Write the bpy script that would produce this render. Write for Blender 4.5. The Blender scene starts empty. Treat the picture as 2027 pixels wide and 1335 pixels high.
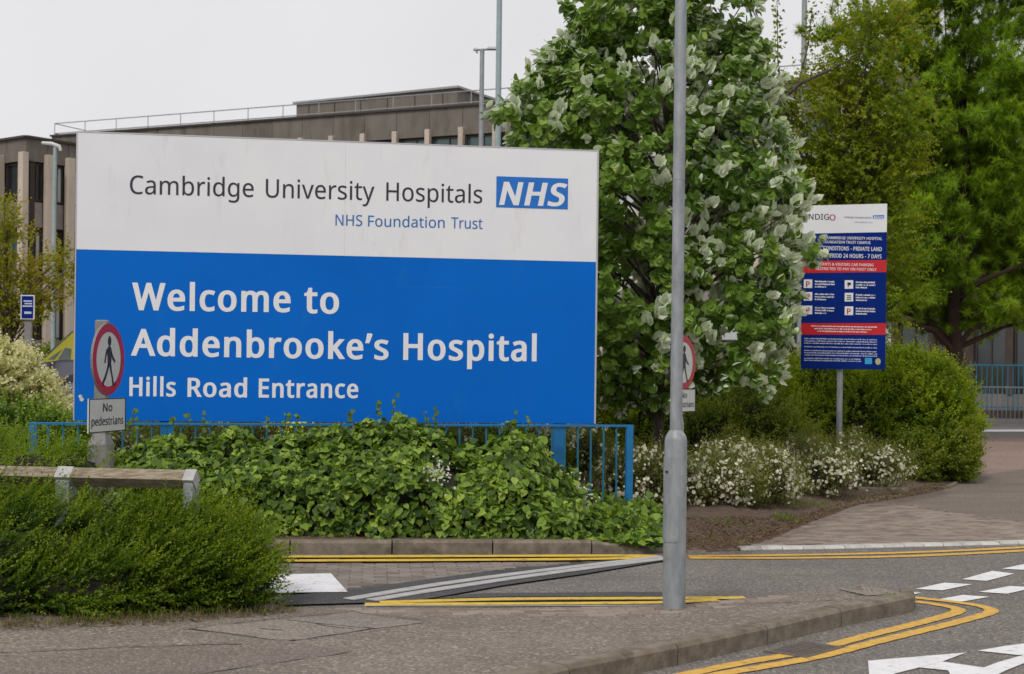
import bpy, bmesh, math, random
import numpy as np
from mathutils import Matrix, Vector
random.seed(7); RNG = np.random.default_rng(7)
sc = bpy.context.scene
COL = sc.collection
# ------------------------------------------------------------------ camera, world, sun, exposure
F, PX, PY, ROLL, EYE = 2900.0, 1013.5, 740.0, 0.0117, 1.65     # photograph: 2027 px wide
CR, SR = math.cos(ROLL), math.sin(ROLL)
cd = bpy.data.cameras.new('camera'); cam = bpy.data.objects.new('camera', cd); COL.objects.link(cam)
cd.sensor_width = 36; cd.lens = 36 * F / 2027; cd.shift_y = (PY - 667.5) / 2027
cd.clip_start = .1; cd.clip_end = 3000
cd.dof.use_dof = True; cd.dof.focus_distance = 13.5; cd.dof.aperture_fstop = 4.5
cam.matrix_world = Matrix(((CR, -SR, 0, 0), (0, 0, -1, 0), (SR, CR, 0, EYE), (0, 0, 0, 1)))
sc.camera = cam
w = bpy.data.worlds.new('World'); sc.world = w; w.use_nodes = True
nt = w.node_tree; nt.nodes.clear()
out = nt.nodes.new('ShaderNodeOutputWorld'); bg = nt.nodes.new('ShaderNodeBackground')
sky = nt.nodes.new('ShaderNodeTexSky'); sky.sky_type = 'NISHITA'; sky.sun_disc = False
SUN_EL, SUN_AZ = math.radians(47), math.radians(-157)          # sun behind the camera's left shoulder, through cloud
sky.sun_elevation = SUN_EL; sky.sun_rotation = SUN_AZ; sky.air_density = 1; sky.dust_density = 3
hs = nt.nodes.new('ShaderNodeHueSaturation'); hs.inputs['Saturation'].default_value = .12
mx = nt.nodes.new('ShaderNodeMix'); mx.data_type = 'RGBA'; mx.inputs[0].default_value = .86
tc = nt.nodes.new('ShaderNodeTexCoord'); nz = nt.nodes.new('ShaderNodeTexNoise'); nz.inputs['Scale'].default_value = 2.2; nz.inputs['Detail'].default_value = 5
cr = nt.nodes.new('ShaderNodeValToRGB')
cr.color_ramp.elements[0].position = .3; cr.color_ramp.elements[0].color = (.86, .86, .875, 1)
cr.color_ramp.elements[1].position = .7; cr.color_ramp.elements[1].color = (1.0, .99, 1.0, 1)
sc10 = nt.nodes.new('ShaderNodeMix'); sc10.data_type = 'RGBA'; sc10.blend_type = 'MULTIPLY'; sc10.inputs[0].default_value = 1; sc10.inputs[7].default_value = (8.4, 8.36, 8.46, 1)
L = nt.links.new
L(tc.outputs['Generated'], nz.inputs['Vector']); L(nz.outputs['Fac'], cr.inputs['Fac']); L(cr.outputs['Color'], sc10.inputs[6])
L(sky.outputs['Color'], hs.inputs['Color']); L(hs.outputs['Color'], mx.inputs[6]); L(sc10.outputs[2], mx.inputs[7])
L(mx.outputs[2], bg.inputs['Color']); bg.inputs['Strength'].default_value = .1; L(bg.outputs[0], out.inputs[0])
sd = bpy.data.lights.new('sun', 'SUN'); sd.energy = 1.5; sd.angle = math.radians(12); sd.color = (1, .965, .91)
so = bpy.data.objects.new('sun', sd); COL.objects.link(so)
sdir = Vector((math.sin(SUN_AZ) * math.cos(SUN_EL), math.cos(SUN_AZ) * math.cos(SUN_EL), math.sin(SUN_EL)))
so.rotation_euler = sdir.to_track_quat('Z', 'Y').to_euler(); so.location = (0, 0, 40)
sc.view_settings.view_transform = 'Standard'; sc.view_settings.look = 'None'; sc.view_settings.gamma = 1
sc.view_settings.use_curve_mapping = False; sc.view_settings.exposure = 0.12
sc.cycles.max_bounces = 8; sc.cycles.diffuse_bounces = 5; sc.cycles.transmission_bounces = 6; sc.cycles.transparent_max_bounces = 4; sc.cycles.use_denoising = True

# ------------------------------------------------------------------ measuring helpers
def ray(px, py):
    u, v = (px - PX) / F, -(py - PY) / F
    return Vector((u * CR - v * SR, 1.0, u * SR + v * CR))
def W(px, py, Y):                       # point at distance Y
    r = ray(px, py) * Y; return Vector((r.x, r.y, r.z + EYE))
def G(px, py, z=0.0):                   # point on a level surface of height z
    r = ray(px, py); t = (z - EYE) / r.z; return Vector((r.x * t, r.y * t, z))
def onplane(px, py, o, n):
    r = ray(px, py); c = Vector((0, 0, EYE)); t = (o - c).dot(n) / r.dot(n); return c + r * t

# ------------------------------------------------------------------ object helpers
ORG = {}
def setp(o, label=None, cat=None, group=None, kind=None):
    if label: o['label'] = label
    if cat: o['category'] = cat
    if group: o['group'] = group
    if kind: o['kind'] = kind
    return o
def thing(name, loc, label=None, cat=None, group=None, kind=None):
    o = bpy.data.objects.new(name, None); COL.objects.link(o); o.location = loc; o.empty_display_size = .2
    ORG[o.name] = np.array(loc, float)
    return setp(o, label, cat, group, kind)
class M:
    def __init__(s): s.v = []; s.f = []
    def add(s, vs, fs):
        n = len(s.v); s.v += [tuple(v) for v in vs]; s.f += [tuple(i + n for i in f) for f in fs]; return s
    def box(s, c, size, ax=None, bevel=0):
        c = Vector(c); hx, hy, hz = size[0] / 2, size[1] / 2, size[2] / 2
        X, Y, Z = ax or (Vector((1, 0, 0)), Vector((0, 1, 0)), Vector((0, 0, 1)))
        if bevel:
            b = bevel; vs = []
            for z, k in ((-hz, 0), (hz - b, 0), (hz, b)):
                for sx, sy in ((-1, -1), (1, -1), (1, 1), (-1, 1)): vs.append(c + X * sx * (hx - k) + Y * sy * (hy - k) + Z * z)
            return s.add(vs, [(3, 2, 1, 0)] + [(i, (i + 1) % 4, (i + 1) % 4 + 4, i + 4) for i in range(4)] + [(i + 4, (i + 1) % 4 + 4, (i + 1) % 4 + 8, i + 8) for i in range(4)] + [(8, 9, 10, 11)])
        vs = [c + X * sx * hx + Y * sy * hy + Z * sz * hz for sz in (-1, 1) for sx, sy in ((-1, -1), (1, -1), (1, 1), (-1, 1))]
        return s.add(vs, [(3, 2, 1, 0), (4, 5, 6, 7), (0, 1, 5, 4), (1, 2, 6, 5), (2, 3, 7, 6), (3, 0, 4, 7)])
    def prism(s, poly, d):                  # polygon of 3D points extruded by vector d
        n = len(poly); d = Vector(d); P = [Vector(p) for p in poly]
        return s.add(P + [p + d for p in P], [tuple(range(n))[::-1], tuple(range(n, 2 * n))] + [(i, (i + 1) % n, n + (i + 1) % n, n + i) for i in range(n)])
    def tube(s, pts, rad, seg=8, caps=True):
        pts = [Vector(p) for p in pts]; n = len(pts)
        if not hasattr(rad, '__len__'): rad = [rad] * n
        vs = []; pa = None
        for i, p in enumerate(pts):
            t = (pts[min(i + 1, n - 1)] - pts[max(i - 1, 0)]).normalized()
            if pa is None: pa = t.orthogonal().normalized()
            pa = (pa - t * pa.dot(t)).normalized(); pb = t.cross(pa)
            for k in range(seg):
                a = 2 * math.pi * k / seg; vs.append(p + (pa * math.cos(a) + pb * math.sin(a)) * rad[i])
        fs = [(i * seg + k, i * seg + (k + 1) % seg, (i + 1) * seg + (k + 1) % seg, (i + 1) * seg + k) for i in range(n - 1) for k in range(seg)]
        if caps: fs += [tuple(range(seg))[::-1], tuple(range((n - 1) * seg, n * seg))]
        return s.add(vs, fs)
    def quad(s, *p): return s.add(p, [tuple(range(len(p)))])
def obj(name, m, mat, parent=None, smooth=False, org=None, label=None, cat=None, group=None, kind=None):
    me = bpy.data.meshes.new(name)
    if parent: o0 = Vector(ORG[parent.name])
    elif org is not None: o0 = Vector(org)
    else: o0 = Vector((0, 0, 0))
    me.from_pydata([Vector(v) - o0 for v in m.v], [], m.f); me.materials.append(mat)
    if smooth:
        me.polygons.foreach_set('use_smooth', [True] * len(me.polygons))
        try: me.set_sharp_from_angle(angle=math.radians(40))
        except Exception: pass
    me.update()
    o = bpy.data.objects.new(name, me); COL.objects.link(o)
    if parent: o.parent = parent
    else: o.location = o0
    ORG[o.name] = np.array(o0)
    return setp(o, label, cat, group, kind)
def fastmesh(name, V, Fc, rnd, mat):
    """V (n,3), Fc list of (m,k) int arrays, rnd list of (m,) arrays"""
    me = bpy.data.meshes.new(name)
    me.vertices.add(len(V)); me.vertices.foreach_set('co', np.ascontiguousarray(V, dtype=np.float32).ravel())
    idx = np.concatenate([f.ravel() for f in Fc]); tot = np.concatenate([np.full(len(f), f.shape[1]) for f in Fc])
    me.loops.add(len(idx)); me.loops.foreach_set('vertex_index', idx.astype(np.int32))
    me.polygons.add(len(tot)); st = np.concatenate([[0], np.cumsum(tot)[:-1]])
    me.polygons.foreach_set('loop_start', st.astype(np.int32))
    me.update(calc_edges=True)
    a = me.attributes.new('rnd', 'FLOAT', 'FACE'); a.data.foreach_set('value', np.concatenate(rnd).astype(np.float32))
    me.materials.append(mat); return me
def linkmesh(name, me, parent=None, loc=None, **k):
    o = bpy.data.objects.new(name, me); COL.objects.link(o)
    if parent: o.parent = parent
    if loc is not None: o.location = loc
    return setp(o, **k)

# ------------------------------------------------------------------ materials
MATS = {}
def mat(name, stops, scale=8, rough=.7, bump=0, bscale=None, metal=0, detail=6, objrand=0, spec=.5, rand_attr=False, dirt=None, stretch=None, coat=0):
    m = bpy.data.materials.new(name); m.use_nodes = True; t = m.node_tree; N = t.nodes; p = N['Principled BSDF']
    def A(n): return N.new(n)
    if len(stops) and not isinstance(stops[0], (tuple, list)): stops = [stops, stops]
    g = A('ShaderNodeNewGeometry'); vec = g.outputs['Position']
    if stretch:
        mp = A('ShaderNodeMapping'); mp.inputs['Scale'].default_value = stretch; t.links.new(vec, mp.inputs['Vector']); vec = mp.outputs[0]
    n1 = A('ShaderNodeTexNoise'); n1.inputs['Scale'].default_value = scale; n1.inputs['Detail'].default_value = detail; n1.inputs['Roughness'].default_value = .62
    t.links.new(vec, n1.inputs['Vector'])
    fac = n1.outputs['Fac']
    if objrand or rand_attr:
        if rand_attr:
            at = A('ShaderNodeAttribute'); at.attribute_name = 'rnd'; src = at.outputs['Fac']
            oi = A('ShaderNodeObjectInfo'); ad = A('ShaderNodeMath'); ad.operation = 'ADD'; t.links.new(src, ad.inputs[0]); t.links.new(oi.outputs['Random'], ad.inputs[1])
            fr = A('ShaderNodeMath'); fr.operation = 'FRACT'; t.links.new(ad.outputs[0], fr.inputs[0]); src = fr.outputs[0]
        else:
            oi = A('ShaderNodeObjectInfo'); src = oi.outputs['Random']
        s1 = A('ShaderNodeMath'); s1.operation = 'MULTIPLY_ADD'; s1.inputs[1].default_value = objrand or .5; s1.inputs[2].default_value = -(objrand or .5) / 2
        t.links.new(src, s1.inputs[0]); ad2 = A('ShaderNodeMath'); ad2.operation = 'ADD'; ad2.use_clamp = True
        t.links.new(fac, ad2.inputs[0]); t.links.new(s1.outputs[0], ad2.inputs[1]); fac = ad2.outputs[0]
    cr = A('ShaderNodeValToRGB'); r = cr.color_ramp
    lo, hi = .28, .72
    for i, c in enumerate(stops):
        pos = lo + (hi - lo) * i / max(1, len(stops) - 1)
        e = r.elements[i] if i < 2 else r.elements.new(pos)
        e.position = pos; e.color = (*c[:3], 1)
    t.links.new(fac, cr.inputs['Fac']); colr = cr.outputs['Color']
    if dirt:                                  # (colour, scale, threshold, amount)
        n3 = A('ShaderNodeTexNoise'); n3.inputs['Scale'].default_value = dirt[1]; n3.inputs['Detail'].default_value = 7; n3.inputs['Roughness'].default_value = .7; t.links.new(g.outputs['Position'], n3.inputs['Vector'])
        if len(dirt) > 4:
            m3 = A('ShaderNodeMapping'); m3.inputs['Scale'].default_value = dirt[4]; t.links.new(g.outputs['Position'], m3.inputs['Vector']); t.links.new(m3.outputs[0], n3.inputs['Vector'])
        mr = A('ShaderNodeMapRange'); mr.inputs['From Min'].default_value = dirt[2]; mr.inputs['From Max'].default_value = dirt[2] + .15; mr.inputs['To Max'].default_value = dirt[3]; t.links.new(n3.outputs['Fac'], mr.inputs['Value'])
        mi = A('ShaderNodeMix'); mi.data_type = 'RGBA'; t.links.new(mr.outputs[0], mi.inputs[0]); t.links.new(colr, mi.inputs[6]); mi.inputs[7].default_value = (*dirt[0], 1); colr = mi.outputs[2]
    t.links.new(colr, p.inputs['Base Color'])
    p.inputs['Roughness'].default_value = rough; p.inputs['Metallic'].default_value = metal; p.inputs['Specular IOR Level'].default_value = spec
    if coat: p.inputs['Coat Weight'].default_value = coat
    if bump:
        n2 = A('ShaderNodeTexNoise'); n2.inputs['Scale'].default_value = bscale or scale * 3; n2.inputs['Detail'].default_value = 5; t.links.new(g.outputs['Position'], n2.inputs['Vector'])
        b = A('ShaderNodeBump'); b.inputs['Strength'].default_value = 1; b.inputs['Distance'].default_value = bump; t.links.new(n2.outputs['Fac'], b.inputs['Height']); t.links.new(b.outputs[0], p.inputs['Normal'])
    MATS[name] = m; return m
def asphalt(name, base, light, patch, agg=170, wear=.5):
    m = bpy.data.materials.new(name); m.use_nodes = True; t = m.node_tree; N = t.nodes; p = N['Principled BSDF']; g = N.new('ShaderNodeNewGeometry')
    def noise(s, d=6, r=.6):
        n = N.new('ShaderNodeTexNoise'); n.inputs['Scale'].default_value = s; n.inputs['Detail'].default_value = d; n.inputs['Roughness'].default_value = r; t.links.new(g.outputs['Position'], n.inputs['Vector']); return n.outputs['Fac']
    def mix(f, a, b, lo=.4, hi=.6, amt=1):
        mr = N.new('ShaderNodeMapRange'); mr.inputs['From Min'].default_value = lo; mr.inputs['From Max'].default_value = hi; mr.inputs['To Max'].default_value = amt; t.links.new(f, mr.inputs['Value'])
        x = N.new('ShaderNodeMix'); x.data_type = 'RGBA'; t.links.new(mr.outputs[0], x.inputs[0])
        for q, s in ((6, a), (7, b)):
            if isinstance(s, tuple): x.inputs[q].default_value = (*s, 1)
            else: t.links.new(s, x.inputs[q])
        return x.outputs[2]
    v = N.new('ShaderNodeTexVoronoi'); v.inputs['Scale'].default_value = agg; t.links.new(g.outputs['Position'], v.inputs['Vector'])
    c = mix(noise(1.3), base, patch, .35, .65)
    c = mix(noise(.45, 3), c, light, .5, .7, wear)
    sep = N.new('ShaderNodeSeparateColor'); t.links.new(v.outputs['Color'], sep.inputs[0])
    c = mix(sep.outputs[0], c, tuple(min(1, x * 1.75) for x in light), .72, .92, .6)
    c = mix(sep.outputs[1], c, tuple(x * .35 for x in base), .72, .92, .7)
    mp_ = N.new('ShaderNodeMapping'); mp_.inputs['Scale'].default_value = (.35, 1.6, 1); mp_.inputs['Rotation'].default_value = (0, 0, .3); t.links.new(g.outputs['Position'], mp_.inputs['Vector']); ns = N.new('ShaderNodeTexNoise'); ns.inputs['Scale'].default_value = 1.6; ns.inputs['Detail'].default_value = 5; t.links.new(mp_.outputs[0], ns.inputs['Vector'])
    c = mix(ns.outputs['Fac'], c, tuple(x * .62 for x in base), .52, .72, .55); c = mix(noise(5, 6, .75), c, tuple(x * 1.35 for x in base), .56, .72, .5)
    c = mix(noise(28, 4, .7), c, tuple(x * .72 for x in base), .5, .7, .6)
    t.links.new(c, p.inputs['Base Color']); p.inputs['Roughness'].default_value = .85; p.inputs['Specular IOR Level'].default_value = .3
    b = N.new('ShaderNodeBump'); b.inputs['Distance'].default_value = .004; b.inputs['Strength'].default_value = 1; t.links.new(v.outputs['Distance'], b.inputs['Height']); t.links.new(b.outputs[0], p.inputs['Normal'])
    MATS[name] = m; return m
def leafmat(name, cols, under=None, rough=.42, trans=.3, nscale=1.5, spec=.5, nw=.5):
    m = bpy.data.materials.new(name); m.use_nodes = True; t = m.node_tree; N = t.nodes; p = N['Principled BSDF']; g = N.new('ShaderNodeNewGeometry')
    at = N.new('ShaderNodeAttribute'); at.attribute_name = 'rnd'; oi = N.new('ShaderNodeObjectInfo')
    ob = N.new('ShaderNodeMath'); ob.operation = 'LESS_THAN'; ob.inputs[1].default_value = 1e-7; t.links.new(at.outputs['Fac'], ob.inputs[0])
    fr = N.new('ShaderNodeMath'); fr.operation = 'MULTIPLY_ADD'; t.links.new(ob.outputs[0], fr.inputs[0]); t.links.new(oi.outputs['Random'], fr.inputs[1]); t.links.new(at.outputs['Fac'], fr.inputs[2])
    n1 = N.new('ShaderNodeTexNoise'); n1.inputs['Scale'].default_value = nscale; n1.inputs['Detail'].default_value = 3; t.links.new(g.outputs['Position'], n1.inputs['Vector'])
    mr = N.new('ShaderNodeMapRange'); mr.inputs['From Min'].default_value = .32; mr.inputs['From Max'].default_value = .68; t.links.new(n1.outputs['Fac'], mr.inputs['Value'])
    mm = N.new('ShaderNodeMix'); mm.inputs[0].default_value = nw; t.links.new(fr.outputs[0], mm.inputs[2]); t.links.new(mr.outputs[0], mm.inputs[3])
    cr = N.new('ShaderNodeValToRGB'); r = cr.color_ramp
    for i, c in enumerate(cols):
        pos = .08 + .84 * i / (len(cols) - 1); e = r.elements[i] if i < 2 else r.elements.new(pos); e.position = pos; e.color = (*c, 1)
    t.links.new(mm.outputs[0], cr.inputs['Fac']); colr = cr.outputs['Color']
    if under:
        x = N.new('ShaderNodeMix'); x.data_type = 'RGBA'; t.links.new(g.outputs['Backfacing'], x.inputs[0]); t.links.new(colr, x.inputs[6]); x.inputs[7].default_value = (*under, 1); colr = x.outputs[2]
    t.links.new(colr, p.inputs['Base Color']); p.inputs['Roughness'].default_value = rough; p.inputs['Specular IOR Level'].default_value = spec
    tr = N.new('ShaderNodeBsdfTranslucent'); hv = N.new('ShaderNodeHueSaturation'); hv.inputs['Value'].default_value = 1.6; hv.inputs['Hue'].default_value = .487; hv.inputs['Saturation'].default_value = 1.1
    t.links.new(colr, hv.inputs['Color']); t.links.new(hv.outputs[0], tr.inputs['Color'])
    ms = N.new('ShaderNodeMixShader'); ms.inputs[0].default_value = min(.5, trans * 1.4); t.links.new(p.outputs[0], ms.inputs[1]); t.links.new(tr.outputs[0], ms.inputs[2])
    t.links.new(ms.outputs[0], N['Material Output'].inputs['Surface']); MATS[name] = m; return m

road_m = asphalt('asphalt_road', (.172, .154, .139), (.238, .213, .192), (.152, .135, .122), 75)
path_m = asphalt('asphalt_path', (.205, .170, .140), (.28, .238, .198), (.168, .140, .117), 62, .7)
tar_m = asphalt('fresh_tarmac', (.080, .077, .078), (.115, .11, .11), (.07, .068, .068), 120, .3)
pink_m = asphalt('pink_asphalt', (.28, .19, .155), (.32, .24, .2), (.24, .17, .14), 60, .5)
grit_m = mat('paving_joint_sand', [(.07, .055, .045), (.12, .1, .08)], 30, .9)
brick_m = mat('clay_paver', [(.168, .127, .10), (.24, .188, .15), (.28, .228, .188)], 5, .85, .002, 90, rand_attr=True, objrand=.45)
grey_brick_m = mat('grey_paver', [(.14, .115, .1), (.2, .165, .142), (.24, .205, .178)], 5, .85, .002, 90, rand_attr=True, objrand=.4)
kerb_m = mat('kerb_concrete', [(.10, .08, .058), (.165, .134, .10), (.235, .198, .155)], 9, .9, .004, 60, objrand=.1, dirt=((.055, .042, .03), 5, .52, .6))
palekerb_m = mat('pale_kerb', [(.38, .36, .33), (.55, .53, .5)], 12, .85, .002, 60, objrand=.3)
soil_m = mat('soil', [(.045, .03, .02), (.1, .065, .045), (.16, .11, .075)], 14, .95, .03, 25)
grass_ground_m = mat('distant_ground', [(.10, .10, .08), (.13, .125, .11)], .3, .95)
yellow_m = mat('yellow_road_paint', [(.56, .31, .045), (.70, .43, .08)], 14, .7, .002, 100, dirt=((.17, .13, .09), 15, .53, .85))
yellow2_m = mat('worn_yellow_road_paint', [(.58, .38, .03), (.70, .47, .05)], 14, .7, dirt=((.16, .12, .08), 11, .54, .9))
white_m = mat('white_road_paint', [(.66, .65, .66), (.80, .79, .80)], 6, .65, .002, 100, dirt=((.26, .24, .22), 15, .56, .8))
channel_m = mat('channel_concrete', [(.32, .31, .30), (.46, .45, .44)], 10, .85, .002, 60)
galv_m = mat('galvanised_steel', [(.20, .215, .225), (.28, .30, .315), (.37, .39, .40)], 14, .55, .0006, 90, metal=.35, stretch=(1, 1, .35), dirt=((.2, .17, .14), 5, .6, .5))
pole_m = mat('blue_green_pole_paint', [(.24, .31, .32), (.31, .38, .39)], 6, .5)
postgrey_m = mat('grey_post_paint', [(.17, .165, .16), (.24, .23, .22)], 12, .6, .0008, 80, dirt=((.12, .1, .08), 9, .55, .6))
signwhite_m = mat('sign_white', [(.70, .70, .735), (.765, .765, .78)], 1.2, .45, dirt=((.50, .48, .45), 5, .56, .30, (1, 1, .22)), spec=.3)
signblue_m = mat('sign_blue', [(.0005, .115, .50), (.0008, .135, .57)], .9, .5, dirt=((.012, .15, .47), 5, .58, .5, (1, 1, .25)), spec=.10)
edge_m = mat('sign_edge_aluminium', [(.45, .45, .46), (.5, .5, .5)], 5, .5, metal=.5)
letter_w = mat('lettering_white', [(.70, .70, .72), (.75, .75, .77)], 5, .4)
letter_k = mat('lettering_charcoal', [(.018, .016, .025), (.025, .022, .032)], 5, .5)
letter_b = mat('lettering_blue', [(.004, .12, .36), (.006, .14, .42)], 5, .5)
nhs_m = mat('logo_blue', [(.001, .13, .50), (.002, .15, .54)], 5, .4)
fenceblue_m = mat('fence_blue', [(.002, .115, .30), (.004, .17, .40)], 9, .4, dirt=((.02, .07, .12), 14, .58, .5))
railteal_m = mat('bar_teal', [(.006, .10, .17), (.01, .16, .26)], 9, .45, dirt=((.1, .12, .11), 16, .6, .4))
red_m = mat('sign_red', [(.36, .006, .018), (.42, .008, .022)], 6, .4)
disc_m = mat('sign_disc_white', [(.50, .51, .47), (.58, .58, .55)], 5, .45, dirt=((.33, .33, .28), 7, .6, .4))
black_m = mat('sign_black', [(.01, .01, .012), (.016, .015, .02)], 5, .5)
navy_m = mat('board_navy', [(.001, .016, .15), (.002, .022, .19)], 2, .6, spec=.08)
boardred_m = mat('board_red', [(.50, .008, .016), (.56, .012, .02)], 2, .4)
boardtext_m = mat('board_text_pale', [(.45, .48, .62), (.55, .58, .7)], 5, .5)
timber_m = mat('weathered_timber', [(.10, .07, .04), (.23, .185, .125), (.36, .32, .25)], 7, .85, .004, 50, stretch=(1.2, 8, 8), dirt=((.10, .10, .06), 5, .55, .5))
bark_m = mat('bark', [(.03, .022, .016), (.07, .052, .04), (.11, .085, .065)], 9, .9, .01, 30, stretch=(3, 3, .6))
pinebark_m = mat('dark_bark', [(.018, .009, .006), (.045, .022, .014)], 7, .9, .015, 20, stretch=(3, 3, .6))
twig_m = mat('twigs', [(.03, .02, .015), (.07, .045, .03)], 20, .9)
core_m = mat('shade_core', [(.004, .006, .002), (.018, .018, .008), (.03, .02, .012)], 22, 1, .03, 18)  # twig brown taken near black, shade between the leaves put into the colour
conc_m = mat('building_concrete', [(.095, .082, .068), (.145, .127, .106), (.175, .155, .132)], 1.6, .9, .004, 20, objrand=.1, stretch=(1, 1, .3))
fin_m = mat('cream_fin', [(.40, .33, .26), (.54, .46, .38)], 2, .8, stretch=(1, 1, .2), dirt=((.25, .19, .14), 3, .58, .5))
spandrel_m = mat('spandrel_panel', [(.19, .165, .15), (.26, .23, .21)], 1, .7, objrand=.3)
darkframe_m = mat('window_frame_dark', [(.03, .022, .018), (.05, .038, .03)], 3, .6)
glass_a = mat('glass_teal', [(.02, .055, .055), (.05, .11, .105)], .6, .08, spec=.9, objrand=.5)
glass_b = mat('glass_dark', [(.008, .014, .018), (.02, .028, .034)], .6, .08, spec=.9)
blind_m = mat('white_blind', [(.42, .45, .44), (.55, .58, .57)], 1, .6)
steelrail_m = mat('roof_rail_steel', [(.24, .24, .25), (.34, .34, .35)], 5, .5, metal=.2)
amb_m = mat('ambulance_yellow', [(.86, .80, .03), (.92, .86, .04)], 2, .3, coat=.5)
amb_b = mat('ambulance_side_band', [(.16, .22, .34), (.3, .34, .4)], 3, .35)
car_m = mat('car_paint_slate', [(.035, .035, .06), (.05, .05, .08)], 2, .25, coat=.6)
carglass_m = mat('vehicle_glass', [(.08, .11, .12), (.22, .27, .27)], 2.5, .1, spec=.9)
tyre_m = mat('tyre', [(.01, .01, .01), (.02, .02, .02)], 5, .9)
lamp_m = mat('lamp_head', [(.5, .5, .48), (.6, .6, .57)], 4, .4)
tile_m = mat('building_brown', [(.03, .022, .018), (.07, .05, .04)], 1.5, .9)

# ------------------------------------------------------------------ lettering
def parse(s): a = [int(x) for x in s.split()]; return list(zip(a[::2], a[1::2]))
def area(p): return sum(p[i][0] * p[(i + 1) % len(p)][1] - p[(i + 1) % len(p)][0] * p[i][1] for i in range(len(p))) / 2
def offs(p, dx, dy, sg):
    n = len(p); r = []
    for i in range(n):
        a, b, c = Vector(p[i - 1]), Vector(p[i]), Vector(p[(i + 1) % n])
        e1 = (b - a).normalized(); e2 = (c - b).normalized()
        n1 = Vector((e1.y, -e1.x)); n2 = Vector((e2.y, -e2.x)); k = n1 + n2
        d = max(.45, k.length_squared / 2); q = k / d
        r.append((b.x + q.x * dx * sg, b.y + q.y * dy * sg))
    return r
from mathutils.geometry import delaunay_2d_cdt
GC = {}
def winding(x, y, polys):
    w_ = 0
    for q in polys:
        n = len(q)
        for i in range(n):
            (x1, y1), (x2, y2) = q[i - 1], q[i]
            if (y1 > y) != (y2 > y) and x < (x2 - x1) * (y - y1) / (y2 - y1) + x1: w_ += 1 if y2 > y1 else -1
    return w_
def glyphmesh(ch, bold):
    if (ch, bold) in GC: return GC[ch, bold]
    adv, sp = GLYPHS[ch]; pp = [parse(t) for t in sp]; V, T = [], []
    if pp:
        big = max(pp, key=lambda q: abs(area(q))); sg = 1 if area(big) > 0 else -1
        if bold: pp = [offs(q, bold, bold * .55, sg) for q in pp]
        vs, fs = [], []
        for q in pp: n = len(vs); vs += [Vector(p) for p in q]; fs.append(list(range(n, n + len(q))))
        r = delaunay_2d_cdt(vs, [], fs, 0, 1e-3); V = [(p.x + bold, p.y) for p in r[0]]
        for f in r[2]:
            cx_ = sum(r[0][k].x for k in f) / len(f); cy_ = sum(r[0][k].y for k in f) / len(f)
            if winding(cx_, cy_, pp) != 0: T.append(tuple(f))
    GC[ch, bold] = (adv + 2 * bold, V, T); return GC[ch, bold]
def word(m, text, O, ex, ez, nrm_, p0, p1, cap, bold=0, lift=.003, track=0, shear=0):
    """write text on the plane so that it runs from local point p0 to p1 (baseline) with the given capital height"""
    x = 0; V, T = [], []
    for ch in text:
        adv, gv, gt = glyphmesh(ch, bold); n = len(V); V += [(a + x, b) for a, b in gv]; T += [tuple(k + n for k in t) for t in gt]; x += adv + track
    x0, x1 = min(v[0] for v in V), max(v[0] for v in V); ky = cap / 573.0; dx = p1[0] - p0[0]; dy = p1[1] - p0[1]; out_ = []
    for a, b in V:
        f = (a - x0) / (x1 - x0); out_.append(O + ex * (p0[0] + dx * f + shear * b * ky) + ez * (p0[1] + dy * f + b * ky) + nrm_ * lift)
    m.add(out_, T)
class Plane:
    def __init__(s, O, ex, ez=Vector((0, 0, 1))):
        s.O = Vector(O); s.ex = Vector(ex).normalized(); s.ez = ez; s.n = s.ex.cross(s.ez).normalized()
        if s.n.y > 0: s.n = -s.n
    def loc(s, px, py):
        p = onplane(px, py, s.O, s.n) - s.O; return (p.dot(s.ex), p.dot(s.ez))
    def P(s, a, b, lift=0): return s.O + s.ex * a + s.ez * b + s.n * lift
    def txt(s, m, text, pxa, pya, pxb, pyb, cap_px, **k):
        a = s.loc(pxa, pya); b = s.loc(pxb, pyb); c = s.loc(pxa, pya - cap_px)
        word(m, text, s.O, s.ex, s.ez, s.n, a, b, c[1] - a[1], **k)
    def rect(s, m, a0, b0, a1, b1, lift, th):     # a slab from lift-th to lift
        m.prism([s.P(a0, b0, lift - th), s.P(a1, b0, lift - th), s.P(a1, b1, lift - th), s.P(a0, b1, lift - th)], s.n * th)
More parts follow.
